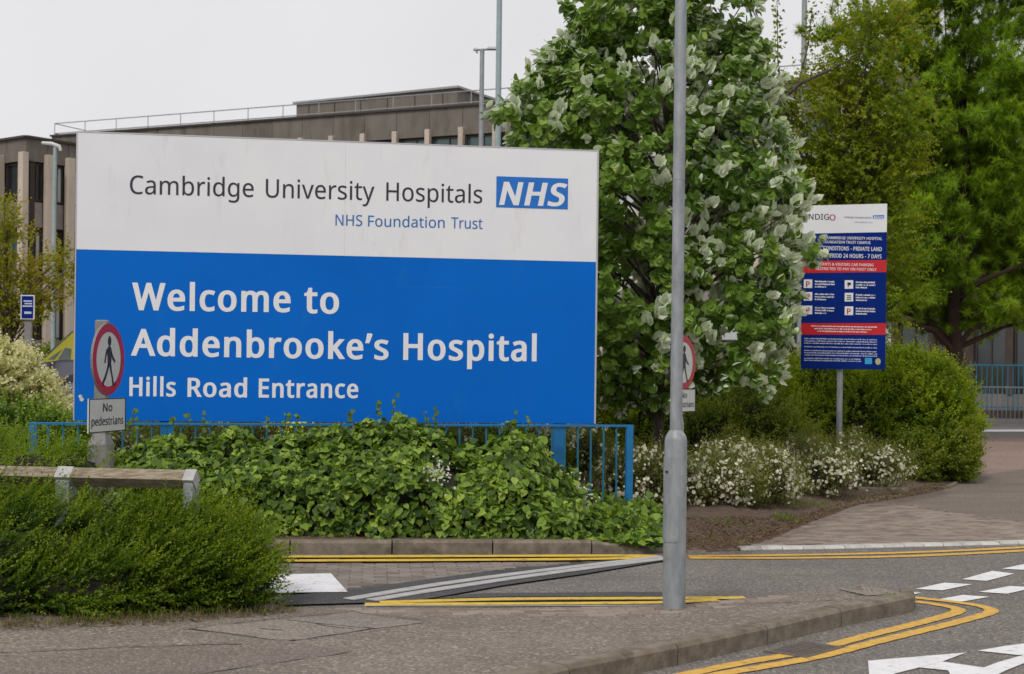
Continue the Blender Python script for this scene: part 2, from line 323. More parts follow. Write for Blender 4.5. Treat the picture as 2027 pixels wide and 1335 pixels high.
GLYPHS={'&':(587,["244 581 284 578 318 567 345 549 366 524 378 494 383 458 374 411 350 372 313 338 268 308 423 159 457 216 479 286 550 286 518 191 496 150 468 114 585 0 490 0 420 67 366 28 303 2 223 -8 171 -4 127 10 91 32 65 63 48 102 43 149 46 187 57 220 75 248 100 273 166 318 133 358 107 403 96 456 101 493 114 524 135 548 165 567 201 578","209 273 159 239 128 201 119 178 116 152 124 112 146 81 181 61 225 55 273 59 314 71 375 111","241 524 211 519 186 506 171 485 165 457 169 429 180 404 225 350 265 376 292 401 308 428 313 458 308 484 294 505 271 519"]),
"'":(180,["128 573 112 366 68 366 52 573"]),
',':(215,["154 84 136 23 111 -42 85 -103 33 -103 49 -38 63 31 73 93 148 93"]),
'-':(258,["32 184 32 246 226 246 226 184"]),
'.':(215,["58 43 61 69 72 85 88 94 107 97 126 94 142 85 153 69 157 43 153 18 142 2 126 -8 107 -11 88 -8 72 2 61 18"]),
'0':(458,["419 287 409 163 395 112 376 70 349 37 316 12 276 -3 229 -8 170 1 122 27 86 70 60 129 44 201 39 287 44 373 58 446 83 504 119 547 167 573 229 581 287 573 335 547 372 504 399 446 414 373","110 287 113 215 121 156 137 111 159 78 190 59 229 52 268 59 298 78 320 110 336 156 345 215 348 287 345 359 336 417 320 463 298 495 268 515 229 521 190 515 159 495 137 463 121 417 113 359"]),
'2':(458,["417 0 38 0 38 59 188 210 261 287 306 353 318 387 322 424 315 466 294 496 261 514 221 520 181 517 147 506 83 466 45 513 94 548 153 572 221 581 270 576 313 562 347 540 372 510 388 472 394 428 389 385 375 344 353 305 324 267 247 185 128 67 128 64 417 64"]),
'4':(458,["443 130 359 130 359 0 291 0 291 130 17 130 17 190 286 576 359 576 359 193 443 193","291 374 291 412 293 444 294 474 295 500 292 500 276 468 257 438 86 193 291 193"]),
'7':(458,["109 0 344 508 35 508 35 573 419 573 419 518 187 0"]),
'A':(512,["437 0 368 177 141 177 73 0 0 0 224 575 289 575 512 0","282 415 274 438 263 473 255 500 247 468 238 438 230 415 165 241 346 241"]),
'B':(521,["241 573 336 565 404 541 434 515 453 478 459 431 456 399 446 371 431 347 409 328 382 313 350 304 350 300 415 279 441 261 461 236 474 203 478 163 472 115 454 74 425 42 385 19 337 5 279 0 78 0 78 573","256 329 318 335 357 352 377 382 384 423 376 463 351 490 308 506 245 511 150 511 150 329","150 269 150 61 265 61 330 68 371 91 394 125 401 168 398 197 388 221 370 241 344 256 307 266 260 269"]),
'C':(507,["323 517 280 513 241 502 206 482 178 456 155 423 139 383 129 337 125 286 131 220 147 164 175 117 213 83 262 62 322 55 394 62 460 78 460 15 393 -2 312 -8 232 1 166 28 115 72 78 131 56 203 49 287 53 349 67 406 89 456 120 499 159 534 206 559 261 575 324 581 409 572 482 547 453 486 394 508"]),
'D':(585,["536 292 528 203 501 131 457 74 399 33 325 8 237 0 78 0 78 573 254 573 335 565 404 540 460 501 502 446 528 377","460 289 454 359 435 415 404 457 361 487 308 505 244 511 150 511 150 62 228 62 299 68 357 87 402 119 434 164 454 220"]),
'E':(446,["398 0 78 0 78 573 398 573 398 509 150 509 150 330 383 330 383 268 150 268 150 63 398 63"]),
'F':(416,["150 0 78 0 78 573 398 573 398 509 150 509 150 306 383 306 383 243 150 243"]),
'G':(584,["326 302 524 302 524 22 431 -1 323 -8 241 1 173 28 120 71 81 130 57 202 49 286 58 370 84 442 127 500 186 544 259 571 346 581 437 572 516 547 489 484 421 508 342 517 278 510 225 489 181 455 150 409 131 353 124 286 130 222 146 166 175 119 216 84 270 62 340 55 404 59 452 68 452 238 326 238"]),
'H':(594,["516 0 443 0 443 267 150 267 150 0 78 0 78 573 150 573 150 330 443 330 443 573 516 573"]),
'I':(272,["239 0 32 0 32 42 99 57 99 515 32 531 32 573 239 573 239 531 172 515 172 57 239 42"]),
'K':(496,["496 0 411 0 209 273 150 222 150 0 78 0 78 573 150 573 150 290 199 345 249 399 403 573 488 573 261 323"]),
'L':(420,["78 0 78 573 150 573 150 64 400 64 400 0"]),
'M':(727,["330 0 142 502 139 502 142 461 144 407 144 347 144 0 78 0 78 573 184 573 361 103 364 103 544 573 650 573 650 0 578 0 578 352 579 408 581 460 584 501 581 501 390 0"]),
'N':(609,["532 0 447 0 141 476 138 476 141 432 143 378 144 320 144 0 78 0 78 573 161 573 467 99 470 99 468 137 466 193 464 249 464 573 532 573"]),
'O':(626,["577 287 573 224 561 166 540 116 510 73 473 38 428 13 375 -3 314 -8 251 -3 196 13 151 39 114 73 85 116 65 167 53 224 49 288 56 370 78 442 114 500 166 545 232 572 314 581 393 572 459 545 510 501 547 442 570 370","125 287 130 220 145 163 171 117 207 83 255 62 314 55 373 62 420 83 456 117 481 163 496 220 501 287 496 354 481 411 456 457 421 491 373 511 314 518 255 511 207 490 171 457 145 411 130 354"]),
'P':(485,["229 573 297 568 352 553 393 528 421 495 439 454 444 404 433 336 417 306 395 278 364 255 324 238 275 227 216 223 150 223 150 0 78 0 78 573","223 511 150 511 150 285 208 285 258 288 298 296 330 311 352 334 365 363 370 401 361 449 334 484 289 504"]),
'Q':(626,["577 287 573 221 559 160 535 108 503 64 461 30 411 6 548 -136 444 -136 334 -7 324 -8 314 -8 251 -3 196 13 151 39 114 73 85 116 65 167 53 224 49 288 56 370 78 442 114 500 166 545 232 572 314 581 393 572 459 545 510 501 547 442 570 370","125 287 130 220 145 163 171 117 207 83 255 62 314 55 373 62 420 83 456 117 481 163 496 220 501 287 496 354 481 411 456 457 421 491 373 511 314 518 255 511 207 490 171 457 145 411 130 354"]),
'R':(499,["236 573 301 568 353 555 393 532 422 500 439 460 444 410 440 368 427 334 408 306 385 285 330 257 487 0 403 0 264 237 150 237 150 0 78 0 78 573","232 510 150 510 150 298 236 298 296 304 338 325 362 359 370 407 366 440 355 467 336 486 310 500 275 507"]),
'S':(440,["403 153 396 106 378 66 348 35 307 11 257 -3 198 -8 137 -5 83 4 41 19 41 88 113 65 201 55 240 57 273 66 298 79 316 98 327 120 330 147 327 173 318 194 302 213 277 230 196 265 131 294 85 330 57 375 48 435 54 477 71 513 99 542 136 563 180 576 231 581 318 572 389 549 366 487 302 508 229 517 196 515 169 507 148 494 133 478 124 457 121 434 124 407 133 386 149 367 172 351 246 318 332 279 362 255 385 228 398 194"]),
'T':(446,["259 0 187 0 187 509 8 509 8 573 437 573 437 509 259 509"]),
'U':(586,["513 202 507 146 489 95 459 52 416 20 360 -1 290 -8 225 -2 171 18 128 50 97 93 78 144 72 204 72 573 144 573 144 201 148 158 161 122 182 93 211 72 248 59 294 55 342 59 379 73 407 96 427 126 438 161 442 202 442 573 513 573"]),
'V':(481,["481 573 277 0 204 0 0 573 75 573 204 205 220 160 231 119 241 80 250 119 262 161 277 207 405 573"]),
'W':(746,["735 573 583 0 510 0 399 375 389 410 380 443 373 471 370 488 367 471 361 443 352 409 342 373 234 0 161 0 10 573 85 573 174 223 183 186 190 151 196 118 201 87 206 119 213 154 222 191 232 227 333 573 407 573 512 225 523 187 532 151 538 117 544 87 550 129 560 175 572 224 660 573"]),
'X':(470,["467 0 385 0 233 249 79 0 3 0 193 298 15 573 95 573 236 348 377 573 453 573 276 300"]),
'Y':(454,["227 291 376 573 454 573 263 222 263 0 191 0 191 219 0 573 79 573"]),
'a':(450,["231 437 299 428 347 403 368 375 381 338 385 293 385 0 334 0 320 61 317 61 279 22 234 -1 172 -8 136 -5 103 6 75 23 55 48 41 80 37 119 43 159 59 192 87 219 152 245 243 257 316 259 316 285 310 330 293 359 265 375 227 380 163 370 106 347 84 400 151 426","252 208 184 200 141 182 118 155 110 119 115 87 132 66 157 53 188 49 238 56 279 79 299 103 311 134 315 172 315 210"]),
'b':(493,["139 461 138 410 135 373 139 373 161 398 189 419 226 432 272 437 322 431 365 412 401 381 428 338 444 283 449 215 444 147 427 91 400 48 365 17 322 -2 272 -8 226 -3 189 10 161 31 139 55 133 55 119 0 68 0 68 609 139 609","260 379 219 374 188 361 165 339 150 308 142 268 139 217 139 214 145 144 165 93 187 69 219 55 261 51 297 55 325 69 348 93 369 145 376 216 369 287 348 338 325 360 296 374"]),
'c':(385,["241 -8 187 -2 139 15 99 45 69 87 50 143 44 213 51 284 71 342 102 385 142 415 191 432 245 438 309 431 358 415 337 356 292 370 244 376 204 371 172 358 148 335 131 303 120 263 117 213 120 166 131 126 148 94 172 71 202 58 240 53 302 60 351 78 351 15 304 -2"]),
'd':(493,["221 -8 171 -2 128 17 92 48 65 91 49 146 44 214 49 282 66 338 93 381 128 413 171 432 221 438 280 429 323 407 354 374 359 374 356 405 354 438 354 609 425 609 425 0 368 0 358 58 354 58 323 24 279 1","232 51 273 55 305 67 328 88 348 135 355 200 355 213 349 284 329 336 306 360 274 375 231 379 196 374 168 359 146 334 124 281 117 213 124 144 146 93 168 69 197 55"]),
'e':(452,["234 438 286 432 329 414 364 385 390 346 406 299 411 244 411 201 117 201 127 137 154 90 181 69 215 56 254 52 327 60 392 82 392 20 327 -1 251 -8 194 -2 143 17 101 48 70 91 51 146 44 212 50 277 68 333 96 378 134 411 181 431","233 380 188 372 154 348 130 309 119 257 338 257 335 292 326 322 312 346 292 364 266 376"]),
'g':(493,["221 438 261 434 297 422 329 402 355 373 359 373 369 430 425 430 425 -7 420 -63 404 -109 378 -146 341 -172 293 -187 233 -192 147 -186 78 -165 78 -100 149 -125 237 -134 286 -126 324 -101 347 -63 355 -13 355 4 356 32 358 57 354 57 329 28 299 8 263 -4 221 -8 170 -2 126 18 91 51 65 95 49 149 44 214 49 278 65 332 91 377 126 411 169 431","230 379 197 374 169 359 147 336 130 303 120 262 117 213 124 143 146 92 169 68 197 54 232 50 288 58 309 69 326 85 349 131 356 197 356 214 353 267 343 309 326 340 302 362 270 374"]),
'h':(495,["139 431 138 399 135 370 140 370 174 407 221 429 273 437 321 433 360 421 391 400 413 370 426 330 431 280 431 0 361 0 361 275 355 321 338 353 308 372 265 379 222 374 189 360 166 338 150 308 142 269 139 222 139 0 68 0 68 609 139 609"]),
'i':(207,["139 430 139 0 68 0 68 430","104 591 133 580 142 566 145 546 142 526 133 512 104 501 88 504 75 512 66 526 63 546 66 566 75 580 88 588"]),
'k':(428,["138 291 137 257 135 221 138 221 152 240 172 264 189 285 326 430 409 430 235 246 421 0 336 0 187 200 138 158 138 0 68 0 68 609 138 609"]),
'l':(207,["139 0 68 0 68 609 139 609"]),
'm':(750,["540 438 584 434 621 421 649 401 669 371 681 330 685 280 685 0 615 0 615 277 610 321 594 353 567 372 528 379 490 374 460 362 438 342 418 298 411 237 411 0 342 0 342 277 332 333 320 353 303 367 281 376 253 379 215 374 185 360 164 338 150 308 141 269 139 223 139 0 68 0 68 430 125 430 136 371 140 371 173 409 217 431 266 438 312 433 349 420 378 398 398 366 402 366 427 398 461 420 499 433"]),
'n':(495,["275 438 322 434 361 421 391 401 413 371 426 330 431 280 431 0 361 0 361 275 355 321 338 353 308 372 265 379 222 374 189 361 166 338 146 289 139 223 139 0 68 0 68 430 125 430 136 371 140 371 175 409 222 431"]),
'o':(485,["442 216 438 165 428 121 411 82 388 51 359 25 324 7 285 -4 241 -8 200 -4 163 7 129 25 100 51 77 82 59 121 48 165 44 216 50 282 68 336 97 380 137 412 186 431 244 438 299 431 347 412 387 380 417 336 436 282","117 216 120 169 130 128 147 95 172 71 203 56 243 51 282 56 314 71 339 95 356 128 366 169 369 216 365 263 355 303 338 335 314 359 282 374 242 379 202 374 171 359 147 335 124 284"]),
'p':(493,["273 438 322 432 365 413 401 383 428 339 444 284 449 216 444 148 427 93 401 49 365 17 322 -2 272 -8 213 1 170 24 139 55 134 55 137 20 139 -16 139 -192 68 -192 68 430 126 430 136 371 139 371 170 405 213 429","260 379 221 374 190 362 167 342 152 313 142 275 139 229 139 216 142 167 150 126 165 93 188 70 220 55 261 51 297 56 326 72 348 98 364 131 373 171 376 217 369 283 348 334 325 359 296 374"]),
'r':(331,["269 438 295 437 319 433 310 368 287 372 264 374 217 363 176 334 149 289 139 229 139 0 68 0 68 430 126 430 134 351 137 351 170 395 214 426 240 435"]),
's':(384,["348 119 343 80 327 49 302 24 268 6 226 -4 176 -8 99 -1 42 19 42 83 104 60 178 49 224 53 256 66 274 86 280 112 271 141 239 167 174 196 103 228 76 245 57 266 45 292 41 324 46 358 61 386 85 408 137 430 202 438 275 430 339 409 315 353 258 372 197 380 159 377 131 366 114 350 108 328 119 298 154 274 219 246 289 215 314 197 333 176 344 150"]),
't':(289,["212 50 245 53 272 59 272 5 240 -4 200 -8 167 -5 138 4 112 20 91 44 78 79 74 125 74 375 13 375 13 409 75 437 103 528 144 528 144 430 269 430 269 375 144 375 144 127 149 93 163 69 185 54"]),
'u':(495,["427 430 427 0 370 0 359 57 356 57 321 20 273 -1 220 -8 173 -4 134 8 103 29 81 59 68 99 63 148 63 430 135 430 135 153 141 108 158 76 188 57 230 51 273 55 306 69 330 91 345 121 354 160 357 206 357 430"]),
'v':(407,["163 0 0 430 75 430 167 176 180 137 193 96 201 63 204 63 214 96 227 138 241 176 332 430 407 430 244 0"]),
'y':(409,["1 430 76 430 169 185 184 144 196 105 205 68 209 68 224 121 245 186 333 430 409 430 224 -59 188 -130 165 -156 138 -176 106 -188 67 -192 34 -190 9 -186 9 -130 30 -133 56 -135 99 -126 130 -99 152 -59 174 -2"]),
'’':(140,["131 564 112 503 88 437 62 376 10 376 21 424 32 476 42 527 50 573 125 573"]),
' ':(209,[]),
}
# ================================================================== GROUND
from mathutils.bvhtree import BVHTree
m = M(); m.quad((-900, -60, -.06), (900, -60, -.06), (900, 1800, -.06), (-900, 1800, -.06)); obj('ground', m, grass_ground_m, kind='structure')
m = M(); m.quad((-90, -20, 0), (90, -20, 0), (90, 130, 0), (-90, 130, 0)); obj('road', m, road_m, kind='structure')
def inside(p, poly):
    x, y = p; c = False; n = len(poly)
    for i in range(n):
        x1, y1 = poly[i]; x2, y2 = poly[i - 1]
        if (y1 > y) != (y2 > y) and x < (x2 - x1) * (y - y1) / (y2 - y1) + x1: c = not c
    return c
def sheet(name, pts, z, mt, **k):
    m = M(); m.quad(*[(G(a, b, z)) for a, b in pts]); k.setdefault('kind', 'structure'); return obj(name, m, mt, **k)
def chaikin(P, n=2):
    for _ in range(n):
        Q = [P[0]]
        for a, b in zip(P[:-1], P[1:]): Q += [a * .75 + b * .25, a * .25 + b * .75]
        P = Q + [P[-1]]
    return P
def ribbon(name, pxs, width, z, mt, smooth=2, zf=None, **k):
    P = chaikin([G(a, b, z) for a, b in pxs], smooth); m = M(); vs = []
    for i, p in enumerate(P):
        t = (P[min(i + 1, len(P) - 1)] - P[max(i - 1, 0)]); t.z = 0; t.normalize(); n = Vector((-t.y, t.x, 0))
        j = 1 + .06 * math.sin(i * 1.7) * (0 < i < len(P) - 1)
        vs += [p + n * width / 2 * j, p - n * width / 2 * j]
    m.add(vs, [(2 * i, 2 * i + 1, 2 * i + 3, 2 * i + 2) for i in range(len(P) - 1)])
    return obj(name, m, mt, **k)
# ---- planting bed: a lofted sheet of soil behind the far kerb
bf = [(-1500, 1073, .11), (-300, 1073, .11), (300, 1071, .11), (520, 1070, .11), (800, 1070, .11), (1100, 1070, .11), (1250, 1071, .10), (1330, 1079, .06), (1400, 1086, .03), (1460, 1086, .02), (1520, 1068, .02), (1600, 1035, .02), (1700, 998, .02), (1790, 984, .02), (1880, 966, .02), (1925, 942, .02), (1938, 915, .02), (1941, 885, .02), (1941, 868, .02)]
FB = [G(*q) for q in bf]; rows, cols = 34, []
FBs = []
for a, b in zip(FB[:-1], FB[1:]):
    n = max(2, int((b - a).length / .22))
    FBs += [a.lerp(b, i / n) for i in range(n)]
FBs.append(FB[-1])
m = M(); vs = []
for i, p in enumerate(FBs):
    q = Vector((p.x * 1.02 + .2 * (i / len(FBs)), max(44, p.y + 4), .05)); q.x = FBs[0].x * 1.5 + (13.3 - FBs[0].x * 1.5) * i / (len(FBs) - 1) if p.y < 39 else p.x
    q.x = max(q.x, p.x - 8) if p.x > 0 else q.x
    for r in range(rows + 1):
        t = (r / rows) ** 1.7; v = p.lerp(q, t)
        v.z = p.z + (.13 - p.z) * min(1, (v.y - p.y) / 1.6) + (random.uniform(-.012, .02) if r else 0)
        vs.append(v)
m.add(vs, [(i * (rows + 1) + r, (i + 1) * (rows + 1) + r, (i + 1) * (rows + 1) + r + 1, i * (rows + 1) + r + 1) for i in range(len(FBs) - 1) for r in range(rows)])
bed = obj('planting_bed', m, soil_m, smooth=True, kind='structure')
m2_ = M()
for a, b in zip(FBs[:-1], FBs[1:]):
    a2, b2 = a.copy(), b.copy(); a2.z = b2.z = -.01; dv_ = (b - a); dv_.z = 0; dv_.normalize(); o_ = Vector((dv_.y, -dv_.x, 0)) * .05; m2_.quad(a, a2 + o_, b2 + o_, b)
obj('bed_edge', m2_, soil_m, kind='structure')
BED = BVHTree.FromPolygons([Vector(v) for v in m.v], m.f)
def bedz(x, y, d=.1):
    h = BED.ray_cast(Vector((x, y, 5)), Vector((0, 0, -1)))[0]; return h.z if h else d
# ---- near pavement
def stations(P, step):
    out = [P[0]]; need = step; acc = 0
    for a, b in zip(P[:-1], P[1:]):
        L = (b - a).length; pos = 0
        while acc + (L - pos) >= step:
            pos += step - acc; out.append(a.lerp(b, pos / L)); acc = 0
        acc += L - pos
    if (out[-1] - P[-1]).length > .06: out.append(P[-1])
    return out
def kerb(name, P, hs, width, step, mt, side, gap=.007, **kw):
    """stones along P (left to right), hs(t) height, side = +1 when the raised side is to the left of travel"""
    S = stations(P, step); root = thing(name, S[0], **kw); proto = None
    for i, (a, b) in enumerate(zip(S[:-1], S[1:])):
        t = (b - a).normalized(); n = Vector((-t.y, t.x, 0)) * side
        a2, b2 = a + t * gap, b - t * gap
        ha, hb = hs(i / max(1, len(S) - 2)), hs((i + 1) / max(1, len(S) - 2)); mm = M()
        j = random.uniform(-.004, .004); jn = n * random.uniform(-.004, .004)
        def sec(p, h):
            h = h + j; return [p + jn + Vector((0, 0, -.08)), p + jn + Vector((0, 0, h - .022)), p + jn + n * .02 + Vector((0, 0, h)), p + jn + n * width + Vector((0, 0, h)), p + jn + n * width + Vector((0, 0, -.08))]
        A, B = sec(a2, ha), sec(b2, hb)
        fs = [(k, (k + 1) % 5, 5 + (k + 1) % 5, 5 + k) for k in range(5)] + [(4, 3, 2, 1, 0), (5, 6, 7, 8, 9)]
        if side > 0: fs = [f[::-1] for f in fs]
        mm.add(A + B, fs); obj('kerb_stone', mm, mt, root)
    return root
KF = [G(a, b, 0) for a, b in [(1806, 1212), (1652, 1244), (1507, 1280), (1341, 1318), (1150, 1358), (900, 1415), (500, 1510), (-100, 1680)]]
kerb('front_kerb', KF, lambda t: .12, .14, .915, kerb_m, -1, kind='structure')
KN = [G(1806, 1212, 0), G(1812, 1205, 0), G(1808, 1198, 0)]
kerb('kerb_nose', list(reversed(KN)), lambda t: .118, .10, .19, kerb_m, -1, kind='structure')
fr, bk = [], []
for i, p in enumerate(KF):
    t = (KF[min(i + 1, len(KF) - 1)] - KF[max(i - 1, 0)]).normalized(); fr.append(p + Vector((t.y, -t.x, 0)) * .138 + Vector((0, 0, .118)))
bk = [G(1797, 1180, .10), G(1650, 1164, .05), G(1500, 1181, .03), G(1333, 1199, .02), G(1000, 1203, .02), G(720, 1202, .02), G(540, 1203, .04), G(-100, 1218, .08)]
fr.append(G(-1500, 1900, .12)); bk.append(G(-1500, 1225, .1))
def dens(A, k=6): return [a.lerp(b, i / k) for a, b in zip(A[:-1], A[1:]) for i in range(k)] + [A[-1]]
fr2, bk2 = dens(fr), dens(bk); m = M(); R_ = 14; vs = []
for i, (a, b) in enumerate(zip(fr2, bk2)):
    for r in range(R_ + 1):
        v = a.lerp(b, r / R_); v.z += random.uniform(-.004, .004) if 0 < r < R_ else 0; vs.append(v)
m.add(vs, [(i * (R_ + 1) + r, i * (R_ + 1) + r + 1, (i + 1) * (R_ + 1) + r + 1, (i + 1) * (R_ + 1) + r) for i in range(len(fr2) - 1) for r in range(R_)])
obj('near_pavement', m, path_m, smooth=True, kind='structure')
PATH = BVHTree.FromPolygons([Vector(v) for v in m.v], m.f)
def pathz(x, y, d=.1):
    h = PATH.ray_cast(Vector((x, y, 5)), Vector((0, 0, -1)))[0]; return h.z if h else d
def onpath(px, py):
    r = ray(px, py).normalized(); h = PATH.ray_cast(Vector((0, 0, EYE)), r)[0]; return h if h else G(px, py, .1)
m = M()                                                   # wedge of soil under the back edge so the sheet never shows its underside
for a, b in zip(bk2[:-1], bk2[1:]): m.quad(a, b, Vector((b.x, b.y, -.01)), Vector((a.x, a.y, -.01)))
obj('pavement_edge', m, path_m, kind='structure')
# ---- far kerb
KB = [G(a, b, 0) for a, b in [(-700, 1099), (300, 1098), (520, 1098), (800, 1098), (1100, 1098), (1240, 1097), (1310, 1096), (1380, 1094), (1460, 1091)]]
KBl = sum((b - a).length for a, b in zip(KB[:-1], KB[1:]))
kerb('far_kerb', KB, lambda t: .122 if t < .90 else max(.02, .122 - (t - .90) * 1.15), .14, .915, kerb_m, 1, kind='structure')
KP = [G(a, b, 0) for a, b in [(1466, 1090), (1700, 1086), (2027, 1078), (2300, 1068)]]
kerb('crossing_kerb', KP, lambda t: .028, .13, .215, palekerb_m, 1, gap=.004, kind='structure')
# ---- block paving with real blocks
def lattice(poly, ang, o, bw=.2, bh=.1):
    c, s = math.cos(ang), math.sin(ang); out = []
    xs = [(p[0] - o[0]) * c + (p[1] - o[1]) * s for p in poly]; ys = [-(p[0] - o[0]) * s + (p[1] - o[1]) * c for p in poly]
    j0, j1 = int(min(ys) / bh) - 1, int(max(ys) / bh) + 1; i0, i1 = int(min(xs) / bw) - 1, int(max(xs) / bw) + 1
    for j in range(j0, j1 + 1):
        for i in range(i0, i1 + 1):
            u, v = (i + .5 * (j % 2)) * bw, j * bh; x, y = o[0] + u * c - v * s, o[1] + u * s + v * c
            if inside((x, y), poly): out.append((x, y))
    return out
def paving(name, poly, ang, o, zf, mt, bedz_, maxp=300, bw=.2, bh=.1, above=.006, label=None):
    root = thing(name, (poly[0][0], poly[0][1], 0), kind='structure')
    m = M(); m.quad(*[(x, y, zf(x, y) + bedz_) for x, y in poly]) if not callable(bedz_) else None
    if m.v: obj('joint_sand', m, grit_m, root, kind='stuff')
    mb = M(); mb.box((0, 0, -.012), (bw - .007, bh - .007, .024), bevel=.004); me = bpy.data.meshes.new('paving_block'); me.from_pydata(mb.v, [], mb.f); me.materials.append(mt)
    a = me.attributes.new('rnd', 'FLOAT', 'FACE')
    cells = sorted(lattice(poly, ang, o, bw, bh), key=lambda p: p[0] ** 2 + p[1] ** 2)
    tris = np.array(mb.v); V, Fq, Rn = [], [], []; nb = len(mb.v)
    for k, (x, y) in enumerate(cells):
        z = zf(x, y) + above + random.uniform(-.0025, .0025); rot = ang + random.uniform(-.012, .012)
        if k < maxp:
            ob = bpy.data.objects.new('brick', me); COL.objects.link(ob); ob.parent = root
            ob.location = (x - root.location[0], y - root.location[1], z); ob.rotation_euler = (random.uniform(-.012, .012), random.uniform(-.012, .012), rot)
        else:
            c, s = math.cos(rot), math.sin(rot); q = tris.copy(); q[:, 0], q[:, 1] = tris[:, 0] * c - tris[:, 1] * s + x, tris[:, 0] * s + tris[:, 1] * c + y; q[:, 2] += z
            Fq += [[i + len(V) * nb for i in f] for f in mb.f]; V.append(q); Rn += [random.random()] * len(mb.f)
    if V:
        me2 = fastmesh('far_bricks', np.concatenate(V) - np.array(root.location), [np.array(Fq)], [np.array(Rn)], mt)
        linkmesh('far_bricks', me2, root, kind='stuff')
    return root
k0 = KP[0]; k1 = KP[2]; angp = math.atan2(k1.y - k0.y, k1.x - k0.x)
pv = [G(a, b, 0) for a, b in [(1478, 1082), (1700, 1081), (2027, 1073), (2300, 1063), (2300, 1072 - 5), (2300, 1060), (2027, 1036), (1900, 1019), (1790, 1001), (1720, 999), (1700, 999), (1600, 1036), (1520, 1069)]]
pv = [(p.x, p.y) for i, p in enumerate(pv) if i != 4]
paving('crossing_paving', pv, angp, (k0.x, k0.y), lambda x, y: .010, brick_m, -.002)
ml = [G(a, b, 0) for a, b in [(1790, 1001), (1900, 1019), (2027, 1036), (2300, 1061), (2600, 1000), (2300, 940), (2027, 930), (1922, 945), (1880, 967), (1788, 986), (1715, 999)]]
m = M(); m.quad(*[(p.x, p.y, .011) for p in ml]); obj('asphalt_footway', m, asphalt('buff_asphalt', (.19, .155, .13), (.24, .2, .17), (.16, .13, .11), 110, .7), kind='structure')
ml = [G(a, b, 0) for a, b in [(1922, 945), (2027, 930), (2300, 940), (2600, 900), (2300, 868), (2027, 868), (1938, 868), (1938, 915)]]
m = M(); m.quad(*[(p.x, p.y, .008) for p in ml]); obj('pink_footway', m, pink_m, kind='structure')
m = M(); a, b = G(1905, 853.5, 0), G(2400, 853, 0); d = Vector((0, 1.5, 0)); m.quad((a.x, a.y - .9, .012), (b.x, b.y - .9, .012), (b.x, b.y + .9, .012), (a.x, a.y + .9, .012)); obj('white_road_band', m, white_m, kind='structure')
# edging stones of the bed on the right
m_e = [G(a, b, 0) for a, b in [(1640, 1019), (1700, 1000), (1790, 986), (1880, 968), (1925, 944), (1938, 915), (1940, 880)]]
kerb('bed_edging', m_e, lambda t: .05, .05, .9, kerb_m, 1, kind='structure')
m = M(); c = onplane(1745, 984, Vector((0, 20.5, 0)), Vector((0, 1, 0))); m.box((c.x, 20.6, .08), (.72, .5, .1), bevel=.02); obj('manhole_slab', m, kerb_m, kind='structure')
# ---- left block-paved strip behind the channel
pl = [G(a, b, 0) for a, b in [(300, 1099), (1150, 1099), (1296, 1100), (1150, 1114), (1000, 1127), (850, 1146), (700, 1168), (640, 1176), (300, 1180)]]
angl = math.atan2(KB[4].y - KB[2].y, KB[4].x - KB[2].x)
paving('lane_paving', [(p.x, p.y) for p in pl], angl + .0, (KB[2].x, KB[2].y), lambda x, y: .0, grey_brick_m, .0015, above=.005)
sheet('tarmac_strip', [(560, 1180), (700, 1167), (850, 1146), (1000, 1127), (1150, 1114), (1296, 1101), (1330, 1102), (1330, 1107), (1150, 1137), (1000, 1158), (820, 1190), (560, 1198)], .0145, tar_m)
sheet('tarmac_band', [(800, 1188), (960, 1174), (1310, 1172), (1310, 1181), (1000, 1181), (800, 1187.6)], .0050, tar_m)
for (pts) in ([(690, 1187), (850, 1160), (1000, 1139), (1150, 1121), (1310, 1103)], [(735, 1189), (850, 1170), (1000, 1147.5), (1150, 1127), (1318, 1106)]):
    P = [G(a, b, .018) for a, b in pts]; S = stations(P, .5)
    root = thing('drainage_channel', S[0], kind='structure')
    for a, b in zip(S[:-1], S[1:]):
        t = (b - a).normalized(); n = Vector((-t.y, t.x, 0)) * .055; mm = M(); mm.prism([a + t * .003 - n, b - t * .003 - n, b - t * .003 + n, a + t * .003 + n], (0, 0, .006)); obj('channel_block', mm, channel_m, root)
# ---- paint
def paint(name, pts, z=.019, mt=white_m, n=1):
    P = [G(a, b, z) for a, b in pts]; m = M(); m.quad(*P); return obj(name, m, mt, kind='structure')
paint('give_way_block', [(440, 1139), (560, 1137), (655, 1135), (688, 1171.5), (560, 1173.5), (440, 1175)])
S_ = lambda x, y: (1640 + x / 5.238, 1100 + y / 5.238)
for q in ([(785, 375), (960, 385), (870, 405)], [(905, 346), (1200, 281), (1490, 298), (1180, 360)], [(1385, 246), (1700, 158), (1925, 188), (1640, 262)], [(1800, 136), (2080, 78), (2290, 100), (2050, 150)], [(1130, 455), (1390, 408), (1668, 428), (1390, 476)], [(1558, 376), (1880, 316), (2150, 330), (1850, 396)], [(2010, 290), (2300, 225), (2500, 245), (2260, 310)]):
    paint('road_dash', [S_(*p) for p in q], .006)
paint('road_letter', [S_(*p) for p in [(410, 1090), (1430, 1005), (1180, 1098), (940, 1160), (680, 1225), (560, 1330), (430, 1330)]], .006)
paint('road_letter', [S_(*p) for p in [(1182, 1099), (1610, 1160), (1760, 1105), (2060, 1020), (2400, 1040), (2400, 1110), (2040, 1110), (1840, 1190), (1700, 1260), (1300, 1300), (1240, 1190), (944, 1161)]], .0064)
paint('road_letter', [S_(*p) for p in [(1548, 986), (1820, 938), (2150, 895), (2400, 930), (2400, 1020), (1960, 1030)]], .006)
Y = dict(kind='structure')
ribbon('yellow_line', [(1560, 1296.5), (1490, 1308), (1427, 1320), (1330, 1341), (1200, 1368)], .10, .006, yellow_m, **Y)
